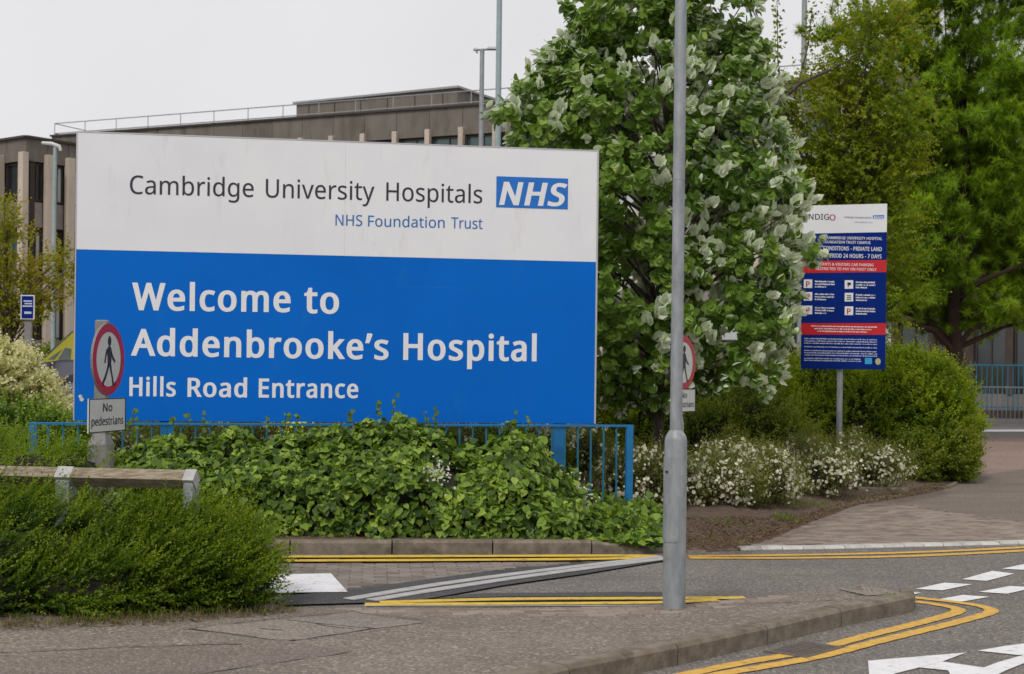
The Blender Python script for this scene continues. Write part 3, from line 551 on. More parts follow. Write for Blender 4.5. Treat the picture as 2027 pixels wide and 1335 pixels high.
ribbon('yellow_line', [(1640, 1279), (1716, 1258), (1793, 1240), (1850, 1225), (1898, 1212), (1898, 1204), (1846, 1195), (1812, 1191)], .10, .006, yellow_m, 3, **Y)
ribbon('yellow_line', [(1260, 1370), (1427, 1333), (1530, 1317), (1640, 1296), (1716, 1275), (1793, 1256), (1869, 1238), (1930, 1222), (1968, 1211), (1955, 1202), (1907, 1193.5), (1850, 1187), (1808, 1182.5)], .10, .0064, yellow_m, 3, **Y)
ribbon('yellow_line', [(250, 1103), (520, 1102), (900, 1101), (1240, 1099.5), (1300, 1101)], .15, .022, yellow2_m, **Y)
ribbon('yellow_line', [(250, 1110.5), (520, 1110), (900, 1108.5), (1200, 1106.5), (1312, 1102)], .15, .0224, yellow2_m, **Y)
ribbon('yellow_line', [(1362, 1101), (1560, 1099), (1750, 1095.5), (1900, 1090), (2027, 1083.5), (2300, 1070)], .12, .006, yellow_m, **Y)
ribbon('yellow_line', [(1364, 1104.5), (1560, 1105), (1760, 1102.5), (1900, 1097), (2027, 1090), (2300, 1077)], .12, .0064, yellow_m, **Y)
ribbon('yellow_line', [(752, 1192), (1000, 1185), (1310, 1184), (1476, 1183)], .11, .021, yellow2_m, **Y)
ribbon('yellow_line', [(722, 1196), (1000, 1195), (1310, 1193), (1420, 1187)], .11, .0214, yellow2_m, **Y)
ribbon('pale_edge_line', [(720, 1199.5), (1000, 1200), (1310, 1198)], .03, .0235, channel_m, **Y)
# ---- drain grating
g0 = G(1592, 1288, 0); gx = (KF[1] - KF[2]).normalized(); gy = Vector((-gx.y, gx.x, 0))
root = thing('drain_grating', g0, 'dark iron drain grating set in the road against the near kerb', 'drain')
m = M()
for s in (-1, 1):
    m.box(g0 + gy * s * .13 + Vector((0, 0, .004)), (.46, .03, .014), (gx, gy, Vector((0, 0, 1)))); m.box(g0 + gx * s * .215 + Vector((0, 0, .0045)), (.03, .23, .014), (gx, gy, Vector((0, 0, 1))))
iron_m = mat('cast_iron', [(.09, .075, .062), (.15, .125, .105)], 20, .7, .001, 90); obj('frame', m, iron_m, root)
m = M(); m.quad(*[g0 + gx * a + gy * b + Vector((0, 0, .0015)) for a, b in ((-.2, -.12), (.2, -.12), (.2, .12), (-.2, .12))]); obj('pit', m, soil_m, root)
for i in range(9):
    m = M(); m.box(g0 + gx * (-.18 + .045 * i) + Vector((0, 0, .005)), (.02, .23, .012), (gx, gy, Vector((0, 0, 1)))); obj('bar', m, iron_m, root)
# ---- repair patch, cracks and the strip along the back edge
def conform(name, quad, mt, lift=.003, n=14, **kw):
    q = [onpath(a, b) for a, b in quad]; vs = []
    for i in range(n + 1):
        for j in range(n + 1):
            u, v = i / n, j / n; p = (q[0] * (1 - u) + q[1] * u) * (1 - v) + (q[3] * (1 - u) + q[2] * u) * v; vs.append((p.x, p.y, pathz(p.x, p.y) + lift))
    m = M(); m.add(vs, [(i * (n + 1) + j, (i + 1) * (n + 1) + j, (i + 1) * (n + 1) + j + 1, i * (n + 1) + j + 1) for i in range(n) for j in range(n)]); return obj(name, m, mt, kind='structure')
patch_m = asphalt('pale_patch', (.25, .212, .182), (.30, .26, .225), (.22, .188, .162), 100, .5)
conform('pavement_patch', [(372, 1246), (560, 1228), (735, 1246), (565, 1270)], patch_m)
conform('pavement_patch', [(566, 1227), (700, 1212), (840, 1233), (742, 1245)], patch_m)
conform('pavement_patch', [(-300, 1340), (520, 1262), (700, 1290), (100, 1380)], asphalt('brown_patch', (.185, .15, .125), (.25, .21, .18), (.16, .13, .11), 95, .6), .002, 24)
crack_m = mat('crack', [(.03, .024, .02), (.06, .05, .04)], 20, .95)
def crack(pts, wd=.012):
    P = chaikin([onpath(a, b) for a, b in pts], 3); m = M(); vs = []
    for i, p in enumerate(P):
        t = (P[min(i + 1, len(P) - 1)] - P[max(i - 1, 0)]).normalized(); n = Vector((-t.y, t.x, 0)); q = p + n * random.uniform(-.006, .006); w_ = wd * random.uniform(.3, .8)
        for s in (1, -1): c = q + n * w_ * s; c.z = pathz(c.x, c.y) + .0045; vs.append(c)
    m.add(vs, [(2 * i, 2 * i + 1, 2 * i + 3, 2 * i + 2) for i in range(len(P) - 1)]); obj('pavement_crack', m, crack_m, kind='structure')
crack([(-50, 1296), (100, 1290), (250, 1281), (480, 1276)]); crack([(372, 1246), (470, 1257), (565, 1271), (660, 1259), (742, 1245)], .009); crack([(515, 1245), (560, 1249)], .014); crack([(625, 1236), (660, 1243), (700, 1246)], .014); crack([(700, 1212), (780, 1222), (850, 1229)], .008)
crack([(360, 1248), (460, 1236), (560, 1224), (700, 1211)], .006)
ps = [onpath(a, b) for a, b in [(600, 1208), (720, 1204.5), (1000, 1205.5), (1333, 1202), (1440, 1192), (1560, 1180), (1500, 1196), (1340, 1213), (1150, 1220), (900, 1218), (640, 1212)]]
paving('pavement_edge_paving', [(p.x, p.y) for p in ps], math.atan2(ps[2].y - ps[1].y, ps[2].x - ps[1].x), (ps[0].x, ps[0].y), pathz, brick_m, lambda: 0, above=.004)
conform('nose_slab', [(1655, 1166), (1752, 1167), (1790, 1177), (1722, 1180)], patch_m, .004)
crack([(1662, 1169), (1688, 1175), (1722, 1181), (1765, 1181)], .012); crack([(1400, 1199), (1480, 1197), (1600, 1191), (1690, 1188)], .010)
# ================================================================== BIG SIGN
zl, zr = 15.3, 16.2
A_ = W(150, 834, zl); B_ = W(1178, 838, zr); O = Vector((A_.x, A_.y, 0)); pl_ = Plane(O, Vector((B_.x - A_.x, B_.y - A_.y, 0)))
bl, br, tl, tr = pl_.loc(147, 834), pl_.loc(1176, 838), pl_.loc(153.5, 264), pl_.loc(1182, 298)
ml_, mr_ = pl_.loc(150, 493.5), pl_.loc(1180, 519.5)
w1 = (br[0] + tr[0]) / 2; w0 = (bl[0] + tl[0]) / 2; zb, zm, zt = (bl[1] + br[1]) / 2, (ml_[1] + mr_[1]) / 2, (tl[1] + tr[1]) / 2
print('SIGN', w1 - w0, bl, br, tl, tr, ml_, mr_)
sgn = thing('hospital_sign', pl_.P((w0 + w1) / 2, 0), 'large white and blue hospital welcome sign behind the ivy', 'sign')
m = M(); pl_.rect(m, w0, zm + .001, w1, zt, 0, .04); obj('white_panel', m, signwhite_m, sgn)
m = M(); pl_.rect(m, w0, zb, w1, zm - .001, 0, .04); obj('blue_panel', m, signblue_m, sgn)
m = M(); pl_.rect(m, w0 - .012, zb, w0, zt, .004, .055); pl_.rect(m, w1, zb, w1 + .02, zt, .004, .055); pl_.rect(m, w0 - .012, zt, w1 + .02, zt + .012, .004, .055); obj('edge_trim', m, edge_m, sgn)
for px, half in ((330, .07), (1109.5, .066)):
    a = pl_.loc(px, 838)[0]; c = pl_.P(a, 0, -.11); m = M(); m.box((c.x, c.y, (zt - .2) / 2), (half * 2, .12, zt - .2), (pl_.ex, pl_.n, Vector((0, 0, 1))), bevel=.004); obj('post', m, fenceblue_m, sgn)
for zz in (zb + .3, zm, zt - .25):
    m = M(); pl_.rect(m, w0 + .1, zz - .03, w1 - .1, zz + .03, -.041, .03); obj('rail', m, galv_m, sgn)
def line(name, mt, items, par=sgn, pl=pl_, **k):
    for it in items: m = M(); pl.txt(m, *it[:6], **k); obj(name, m, mt, par)
line('lettering', letter_k, [('Cambridge', 257, 384, 502, 390.5, 36.5), ('University', 526, 391.2, 741, 397, 36.5), ('Hospitals', 764.5, 397.5, 954.5, 403, 36)], bold=3)
line('lettering', letter_b, [('NHS', 664, 446.5, 717, 447.8, 21.5), ('Foundation', 728.5, 448.5, 880, 451.8, 21.5), ('Trust', 893, 452, 955, 453.8, 21.5)], bold=3)
line('lettering', letter_w, [('Welcome', 261, 613, 575, 617.5, 52), ('to', 602, 619, 671, 620.5, 52)], bold=27)
line('lettering', letter_w, [('Addenbrooke’s', 259, 703, 769, 711.5, 50.5), ('Hospital', 798, 711.5, 1062, 714.5, 50.5)], bold=27)
line('lettering', letter_w, [('Hills', 256, 783.5, 348, 784.5, 36), ('Road', 371, 785, 489, 786.3, 36), ('Entrance', 512, 786.5, 709, 787.8, 36)], bold=27)
a = pl_.loc(982, 410.5); b = pl_.loc(1124.5, 354); m = M(); pl_.rect(m, a[0], a[1] - .0, b[0], b[1] + .0, .004, .004)
nh = obj('logo_plate', m, nhs_m, sgn)
m = M(); pl_.txt(m, 'NHS', 988, 404.5, 1115, 407.5, 43, bold=36, lift=.006, shear=.2, track=-10); obj('logo_lettering', m, letter_w, nh)
m = M(); p = pl_.loc(153, 789)
for dx, dy, r in ((.03, .02, .02), (.045, -.01, .022)): m.add([pl_.P(p[0] + dx + r * math.cos(t * .785), p[1] + dy + r * math.sin(t * .785), .003) for t in range(8)], [tuple(range(8))])
obj('torn_sticker', m, disc_m, sgn)
m = M(); s1 = pl_.loc(790, 568); s2 = pl_.loc(926, 571); pl_.rect(m, s1[0], (s1[1] + s2[1]) / 2 - .001, s2[0], (s1[1] + s2[1]) / 2 + .001, .0015, .0015); obj('scratch', m, mat('faded_blue', [(.02, .17, .5), (.04, .2, .5)], 5, .5), sgn)
s1 = pl_.loc(684, 300)[0]; m = M(); pl_.rect(m, s1, zm + .012, s1 + .0018, zt - .002, .0012, .0012); obj('panel_seam', m, edge_m, sgn)
# ================================================================== BLUE FENCE IN FRONT OF THE SIGN
fa, fb = W(66, 838, 14.8), W(1246, 839.5, 16.1); fa.z = fb.z = (fa.z + fb.z) / 2; FT = fa.z
fdir = (fb - fa); fdir.z = 0; FL = fdir.length; fdir.normalize(); fn = Vector((fdir.y, -fdir.x, 0)); UP = Vector((0, 0, 1))
fen = thing('blue_fence', (fa.x, fa.y, .1), 'low blue bar railing with a flat top rail running below the big sign', 'fence')
m = M(); m.box((fa + fb) / 2 - UP * .012, (FL + .08, .045, .024), (fdir, fn, UP), bevel=.004); obj('top_rail', m, fenceblue_m, fen)
m = M(); m.box((fa + fb) / 2 - UP * (FT - .22), (FL, .03, .02), (fdir, fn, UP)); obj('bottom_rail', m, fenceblue_m, fen)
for t in (0, FL * .5, FL):
    c = fa + fdir * t; m = M(); m.box((c.x, c.y, (FT - .026) / 2), (.075, .06, FT - .026), (fdir, fn, UP), bevel=.004); obj('post', m, fenceblue_m, fen)
n = int(FL / .143)
for i in range(1, n):
    t = FL * i / n
    if abs(t - FL * .5) < .06: continue
    c = fa + fdir * t; j = random.uniform(-.003, .003); m = M(); m.tube([(c.x + j, c.y, .14), (c.x, c.y, FT - .026)], .011, 6); obj('bar', m, railteal_m, fen, smooth=True)
# ================================================================== STREET LAMP COLUMN IN FRONT
pb = onpath(1334, 1206); s_ = F / pb.y; up = Vector((0, 0, 1))
print('POLE', pb, s_)
lp = thing('street_lamp', pb, 'galvanised grey lamp column standing at the front on the near pavement', 'street lamp')
zsh = EYE + (744 - 872) / s_
prof = [(-.03, .079), (zsh - .0, .078), (zsh + .02, .074), (zsh + .045, .062), (zsh + .065, .047), (zsh + .07, .0435), (7.2, .038)]
def lathe(c, prof, seg=28):
    m = M(); vs = []
    for z, r in prof: vs += [(c.x + r * math.cos(2 * math.pi * k / seg), c.y + r * math.sin(2 * math.pi * k / seg), z) for k in range(seg)]
    m.add(vs, [(i * seg + k, i * seg + (k + 1) % seg, (i + 1) * seg + (k + 1) % seg, (i + 1) * seg + k) for i in range(len(prof) - 1) for k in range(seg)] + [tuple(range(seg))[::-1], tuple(range((len(prof) - 1) * seg, len(prof) * seg))]); return m
prof[0] = (pb.z - .03, .079)
obj('base', lathe(pb, prof[:6]), galv_m, lp, smooth=True)
obj('shaft', lathe(pb, [(zsh + .05, .0428), (3.2, .0412), (7.2, .0385)]), galv_m, lp, smooth=True)
def arcplate(c, r, a0, a1, z0, z1, th, n=10):
    m = M(); vs = []
    for z in (z0, z1):
        for rr in (r, r + th):
            vs += [(c.x + rr * math.cos(a0 + (a1 - a0) * k / n), c.y + rr * math.sin(a0 + (a1 - a0) * k / n), z) for k in range(n + 1)]
    q = n + 1; fs = []
    for k in range(n): fs += [(q + k, q + k + 1, 3 * q + k + 1, 3 * q + k), (k + 1, k, q + k, q + k + 1)[::-1], (2 * q + k, 2 * q + k + 1, 3 * q + k + 1, 3 * q + k)[::-1] if 0 else (2 * q + k, 3 * q + k, 3 * q + k + 1, 2 * q + k + 1)[::-1]]
    fs += [(0, q, 3 * q, 2 * q), (n, q + n, 3 * q + n, 2 * q + n)]
    m.add(vs, fs); return m
z0d, z1d = EYE + (744 - 1072) / s_, EYE + (744 - 905) / s_
dr = obj('door', arcplate(pb, .077, math.radians(178), math.radians(283), z0d, z1d, .006), galv_m, lp, smooth=True)
m = M(); q = Vector((pb.x - .079 * math.cos(math.radians(40)), pb.y - .079 * math.sin(math.radians(40)), z1d - .1)); m.tube([q, q + Vector((-.012, -.012, 0))], .008, 8); obj('lock', m, black_m, dr)
for zc in (EYE + (744 - 598 - 155) / s_, EYE + (744 - 560) / s_ * 1, 3.0):
    m = M(); m.tube([(pb.x, pb.y, zc), (pb.x, pb.y, zc + .012)], .0435, 24); obj('band', m, galv_m, lp, smooth=True)
m = M(); m.tube([(pb.x, pb.y, 7.15), (pb.x + .3, pb.y - .3, 7.35)], .02, 10); obj('arm', m, galv_m, lp)
m = M(); m.box((pb.x + .5, pb.y - .5, 7.37), (.6, .24, .1), (Vector((.7, -.7, 0)).normalized(), Vector((.7, .7, 0)).normalized(), UP), bevel=.03); obj('lantern', m, lamp_m, lp)
m = M()
for k in range(26):
    a = random.uniform(0, 6.28); r = random.uniform(.08, .2); c = Vector((pb.x + r * math.cos(a), pb.y + r * math.sin(a), 0)); c.z = pathz(c.x, c.y) + .004; m.box(c, (.012, .008, .01))
# ================================================================== NO PEDESTRIAN SIGNS
def man(P, lift):
    """walking figure in disc units, drawn from strokes; P(a,b,lift) -> point"""
    m = M()
    def blob(pts): m.add([P(a, b, lift) for a, b in pts], [tuple(range(len(pts)))])
    blob([(.012 + .034 * math.cos(t * .524), .150 + .042 * math.sin(t * .524)) for t in range(12)])                          # head
    blob([(-.005, .11), (.03, .108), (.05, .085), (.052, .02), (.045, -.045), (-.02, -.045), (-.026, .02), (-.035, .08)])        # torso
    blob([(-.032, .09), (-.02, .07), (-.045, .02), (-.062, -.035), (-.085, -.03), (-.068, .03), (-.05, .075)])                  # rear arm
    blob([(.046, .092), (.058, .06), (.088, .02), (.13, -.012), (.118, -.03), (.07, -.002), (.036, .04)])                       # front arm
    blob([(-.02, -.04), (.016, -.04), (-.01, -.1), (-.05, -.16), (-.09, -.205), (-.12, -.19), (-.075, -.14), (-.04, -.09)])        # rear leg
    blob([(.005, -.04), (.047, -.04), (.062, -.1), (.085, -.15), (.105, -.205), (.14, -.2), (.128, -.185), (.12, -.22), (.078, -.222), (.058, -.155), (.03, -.1)])        # front leg
    blob([(-.09, -.205), (-.12, -.19), (-.112, -.225), (-.072, -.222)])
    return m
def pedsign(cpx, cpy, Z, R, yaw, pcx, pcy, pw, ph, postdx, wbase, wpost, ztop_px, base_top_px, label, tsize, bed=True):
    c = W(cpx, cpy, Z); ex = Vector((math.cos(yaw), math.sin(yaw), 0)); n = Vector((math.sin(yaw), -math.cos(yaw), 0)); pl = Plane(Vector((c.x, c.y, 0)), ex); pl.n = n
    pc = Vector((c.x, c.y, 0)) - n * (wpost * .45 + .014) + ex * postdx
    zg = bedz(pc.x, pc.y) - .05; s = F / Z
    root = thing('no_pedestrians_sign', (pc.x, pc.y, zg), label, 'sign', 'no pedestrians signs')
    hz = PY + (cpx - PX) * ROLL; zt_ = EYE + (hz - ztop_px) / s; zsb = EYE + (hz - base_top_px) / s
    m = M(); m.box((pc.x, pc.y, (zt_ + zsb) / 2), (wpost, wpost * .8, zt_ - zsb), bevel=.01); obj('post', m, postgrey_m, root)
    m = M(); h = wbase / 2; b4 = [(pc.x + sx * h, pc.y + sy * h * .8) for sx, sy in ((-1, -1), (1, -1), (1, 1), (-1, 1))]; t4 = [(pc.x + sx * wpost / 2 * 1.02, pc.y + sy * wpost / 2 * .82) for sx, sy in ((-1, -1), (1, -1), (1, 1), (-1, 1))]
    m.add([(x, y, zg) for x, y in b4] + [(x, y, zsb - .05) for x, y in b4] + [(x, y, zsb + .04) for x, y in t4], [(0, 1, 5, 4), (1, 2, 6, 5), (2, 3, 7, 6), (3, 0, 4, 7), (4, 5, 9, 8), (5, 6, 10, 9), (6, 7, 11, 10), (7, 4, 8, 11), (8, 9, 10, 11)]); obj('post_base', m, postgrey_m, root)
    def ring(r0, r1, lift, th, seg=48):
        m = M()
        if r0 == 0: m.prism([pl.P(r1 * math.cos(2 * math.pi * k / seg), c.z + r1 * math.sin(2 * math.pi * k / seg), lift - th) for k in range(seg)], pl.n * th); return m
        vs = []
        for r in (r0, r1):
            for k in range(seg): vs.append(pl.P(r * math.cos(2 * math.pi * k / seg), c.z + r * math.sin(2 * math.pi * k / seg), lift))
        m.add(vs, [(k, (k + 1) % seg, seg + (k + 1) % seg, seg + k) for k in range(seg)]); return m
    obj('backing_disc', ring(0, R + .004, -.001, .012), postgrey_m, root)
    dsc = obj('disc', ring(0, R - .001, .003, .003), disc_m, root)
    obj('red_ring', ring(R * .765, R, .0045, 0), red_m, root)
    obj('walking_figure', man(lambda a, b, l: pl.P(a * R / .3 * 1.0, c.z + b * R / .3 * 1.02, l), .0045), black_m, root)
    for zz in (c.z - R * .5, c.z + R * .5): m = M(); m.box(Vector((c.x, c.y, zz)) - n * .02 + ex * postdx, (wpost + .04, .03, .04), (ex, n, UP)); obj('bracket', m, galv_m, root)
    p2 = pl.loc(pcx, pcy)
    pa, pbz = p2[0], p2[1]
    m = M(); pl.rect(m, pa - pw / 2, pbz - ph / 2, pa + pw / 2, pbz + ph / 2, .003, .012); plate = obj('plate', m, disc_m, root)
    m = M(); t = .014; e = .008
    for (x0, y0, x1, y1) in ((-pw / 2, -ph / 2, pw / 2, -ph / 2 + e), (-pw / 2, ph / 2 - e, pw / 2, ph / 2), (-pw / 2, -ph / 2, -pw / 2 + t, ph / 2), (pw / 2 - t, -ph / 2, pw / 2, ph / 2)): pl.rect(m, pa + x0, pbz + y0, pa + x1, pbz + y1, .0052, .001)
    obj('border', m, black_m, plate)
    m = M(); cap = ph * .24
    word(m, 'No', pl.O, pl.ex, pl.ez, pl.n, (pa - pw * .13, pbz + ph * .11), (pa + pw * .12, pbz + ph * .11), cap, bold=8, lift=.006)
    obj('lettering', m, black_m, plate); m = M()
    word(m, 'pedestrians', pl.O, pl.ex, pl.ez, pl.n, (pa - pw * .43, pbz - ph * .29), (pa + pw * .43, pbz - ph * .29), cap, bold=8, lift=.006)
    obj('lettering', m, black_m, plate)
    return root
yw = math.radians(80)
pedsign(214.5, 711.5, 12.4, .302, yw, 212.5, 822, .70, .285, -.0, .19, .10, 634, 868, 'round no pedestrians sign on a wide grey post before the big sign', 1)
pedsign(1353, 718, 16.4, .297, math.radians(57), 1353.5, 793, .58, .26, -.0, .11, .085, 664, 832, 'no pedestrians sign half hidden behind the front lamp column', 1)
# ================================================================== TIMBER KNEE RAIL
ra, rb = W(-420, 934, 10.7), W(388, 952, 10.2); ra.z = rb.z = (W(0, 936, 10.55).z + rb.z) / 2
rd = (rb - ra); RL = rd.length; rd.normalize(); rn = Vector((rd.y, -rd.x, 0))
rail = thing('knee_rail', (rb.x, rb.y, .1), 'weathered timber knee rail on grey posts rising from the dark shrub', 'barrier')
h = .066; jt = (W(137, 940, 10.4) - ra).dot(rd)
def diamond(t0, t1): m = M(); a = ra + rd * t0; m.prism([a + UP * h, a + rn * h, a - UP * h, a - rn * h], rd * (t1 - t0)); return m
obj('beam', diamond(0, jt - .004), timber_m, rail); obj('beam', diamond(jt + .004, RL - .015), timber_m, rail)
def strap(t0, wd):
    m = M(); a = ra + rd * t0; k = h + .006; o = [(0, k), (k, 0), (0, -k), (-k, 0)]; i_ = [(0, h + .001), (h + .001, 0), (0, -h - .001), (-h - .001, 0)]
    m.prism([a + rn * x + UP * z for x, z in o], rd * wd); return m
for t0, wd in ((jt - .06, .12), (RL - .075, .08), (jt - 2.0, .12)):
    pc = ra + rd * (t0 + wd / 2)
    m = M(); zt2 = pc.z - .02; m.box((pc.x, pc.y, zt2 / 2), (wd * .85, .12, zt2), (rd, rn, UP), bevel=.01); po = obj('post', m, mat_post if False else galv_m, rail)
    obj('strap', strap(t0, wd), channel_m, po)
# ================================================================== PARKING BOARD
qa, qb = W(1583, 729, 22.3), W(1750, 732, 21.9); bp = Plane(Vector((qa.x, qa.y, 0)), Vector((qb.x - qa.x, qb.y - qa.y, 0)))
lx0 = bp.loc(1585, 729)[0]; lx1 = (bp.loc(1751, 732)[0] + bp.loc(1757, 409)[0]) / 2; z0b, z1b = bp.loc(1670, 731)[1], bp.loc(1670, 405.5)[1]
bc = bp.P(bp.loc(1661, 760)[0], 0, -.09)
brd = thing('parking_board', (bc.x, bc.y, bedz(bc.x, bc.y)), 'tall white, navy and red parking conditions board on a grey pole', 'sign')
m = M(); m.tube([(bc.x, bc.y, .05), (bc.x, bc.y, z1b - .2)], .046, 16); obj('pole', m, galv_m, brd, smooth=True)
def zpx(y): return bp.loc(1670, y)[1]
def band(y0, y1, mt, name, lift=0, th=.03): m = M(); bp.rect(m, lx0, zpx(y1) + .0005, lx1, zpx(y0) - .0005, lift, th); return obj(name, m, mt, brd)
band(405.5, 461.5, signwhite_m, 'white_header'); band(461.5, 516, navy_m, 'navy_panel'); band(516, 540, boardred_m, 'red_band', .001); band(540, 640, navy_m, 'navy_panel'); band(640, 663, boardred_m, 'red_band', .001); band(663, 731, navy_m, 'navy_panel')
def bt(m, text, x0, x1, y, cap, **k):  # y at board centre, board drops to the right
    sl = .012
    bp.txt(m, text, x0, y + (x0 - 1670) * sl * 1.6, x1, y + (x1 - 1670) * sl * 1.6, cap, **k)
m = M(); bt(m, 'INDIG', 1594, 1641, 436, 11, bold=12); obj('lettering', m, letter_k, brd)
m = M(); bt(m, 'O', 1642, 1654, 437, 11.5, bold=16); obj('lettering', m, mat('magenta', [(.35, .02, .16), (.4, .03, .2)], 4, .5), brd)
m = M(); a = bp.loc(1728, 433); b = bp.loc(1750, 426); bp.rect(m, a[0], a[1], b[0], b[1], .004, .004); lg = obj('logo_plate', m, nhs_m, brd)
m = M(); bt(m, 'NHS', 1729.5, 1748, 432.3, 5.5, bold=30, lift=.0055, shear=.2); obj('lettering', m, letter_w, lg)
m = M(); bt(m, 'Cambridge University Hospitals', 1671, 1725, 432, 3.6); obj('lettering', m, letter_k, brd)
m = M(); bt(m, 'NHS Foundation Trust', 1692, 1727, 441, 2.6); obj('lettering', m, letter_b, brd)
m = M()
bt(m, 'CAMBRIDGE UNIVERSITY HOSPITAL', 1637, 1746, 474, 5.2, bold=18); bt(m, 'FOUNDATION TRUST CAMPUS', 1630, 1723, 482.5, 5.2, bold=18)
bt(m, 'CONDITIONS - PRIVATE LAND', 1630, 1745.5, 496, 7.6, bold=20); bt(m, 'S PERIOD 24 HOURS - 7 DAYS', 1630, 1745, 510.5, 7.6, bold=20)
bt(m, 'PATIENTS & VISITORS CAR PARKING', 1615, 1729, 526.5, 5.2, bold=16, lift=.004); bt(m, 'RESTRICTED TO PAY ON FOOT ONLY', 1615, 1735, 535.5, 5.2, bold=16, lift=.004)
obj('lettering', m, letter_w, brd)
mp_, mt_, mk_, mq_ = M(), M(), M(), M(); rr = random.Random(3)
def scribble(m, x0, x1, y, hpx, lift=.002):                         # print too small to read in the photograph
    x = x0
    while x < x1 - 2:
        wd = rr.choice((.7, .9, 1.1, 1.3)); xe = min(x + wd, x1); hpx_ = hpx * rr.choice((.7, .75, 1.0)); yy = lambda q: y + (q - 1670) * .019
        a = bp.loc(x, yy(x)); b = bp.loc(xe, yy(xe)); hh = bp.loc(x, yy(x) - hpx_)[1] - a[1]
        m.add([bp.P(a[0], a[1], lift), bp.P(b[0], b[1], lift), bp.P(b[0], b[1] + hh, lift), bp.P(a[0], a[1] + hh, lift)], [(0, 1, 2, 3)]); x = xe + (rr.choice((.25, .35)) if rr.random() < .83 else 1.4)
for y in (566, 591, 618):
    for x in (1591, 1672):
        a = bp.loc(x, y + 6 + (x - 1670) * .019); b = bp.loc(x + 17, y - 11 + (x - 1670) * .019); bp.rect(mp_, a[0], a[1], b[0], b[1], .002, .002)
        a = bp.loc(x + 4, y + 3 + (x - 1670) * .019); b = bp.loc(x + 13, y - 8 + (x - 1670) * .019)
        if (x < 1600 and y < 600) or y > 600: bp.txt(mk_, 'P', x + 4.5, y + 4 + (x - 1670) * .019, x + 12, y + 4 + (x - 1670) * .019, 11, bold=25, lift=.0035)
        elif y < 580: bp.rect(mq_, a[0] + .01, a[1] + .03, b[0] - .005, b[1] - .012, .0035, .001); bp.rect(mq_, a[0] + .015, a[1], a[0] + .03, a[1] + .04, .0035, .001)
        else:
            for kk in range(3): bp.rect(mq_, a[0], a[1] + .028 * kk, b[0], a[1] + .028 * kk + .014, .0035, .001)
        for k in range(3): scribble(mt_, x + 22, x + 22 + (40 if k < 2 else 24), y - 6 + 5.2 * k, 3.2)
for k in range(3): scribble(mt_, 1606 + 6 * k, 1738 - 10 * k, 648 + 5 * k, 2.6, .003)
m2 = M()
for y in (673, 677.5, 682, 689, 696.5, 701, 705.5, 712, 716): scribble(m2, 1592, 1738 if y < 710 else 1706, y, 2.4)
obj('pictogram_plates', mp_, letter_w, brd, kind='stuff'); obj('pictogram', mk_, red_m, brd); obj('pictogram', mq_, black_m, brd); obj('small_print', mt_, letter_w, brd, kind='stuff'); obj('small_print', m2, boardtext_m, brd, kind='stuff')
m = M(); a = bp.loc(1712, 721); b = bp.loc(1726, 709); bp.rect(m, a[0], a[1], b[0], b[1], .002, .002); obj('badge', m, mat('badge_blue', [(.02, .3, .6), (.03, .35, .65)], 3, .5), brd)
m = M(); a = bp.loc(1738, 716); m.add([bp.P(a[0] + .04 * math.cos(t * .524), a[1] + .05 * math.sin(t * .524), .002) for t in range(12)], [tuple(range(12))]); obj('badge', m, mat('badge_gold', [(.4, .38, .12), (.45, .42, .2)], 3, .5), brd)
# ================================================================== SMALL BLUE SIGN, LEFT
c = W(55, 608.5, 25); root = thing('small_blue_sign', (c.x, c.y, 0), 'small blue sign with white border on a grey post beside the young tree', 'sign')
m = M(); s34 = 25 / F; m.box((c.x, c.y, c.z), (27 * s34, .03, 48 * s34)); obj('panel', m, letter_w, root)
m = M(); m.box((c.x, c.y - .018, c.z), (23 * s34, .01, 44 * s34)); pn = obj('blue_face', m, navy_m, root)
m = M()
for i, (x, y, wd) in enumerate(((1, 12, 17), (2, 7, 15), (0, 2, 20), (1, -11, 14))):
    m.box((c.x + x * s34, c.y - .0245, c.z + y * s34), (wd * s34, .003, (2.6 if i < 3 else 4.5) * s34))
obj('lettering', m, boardtext_m, root)
m = M(); m.box((c.x, c.y + .05, c.z / 2), (.12, .06, c.z + .3)); obj('post', m, postgrey_m, root)
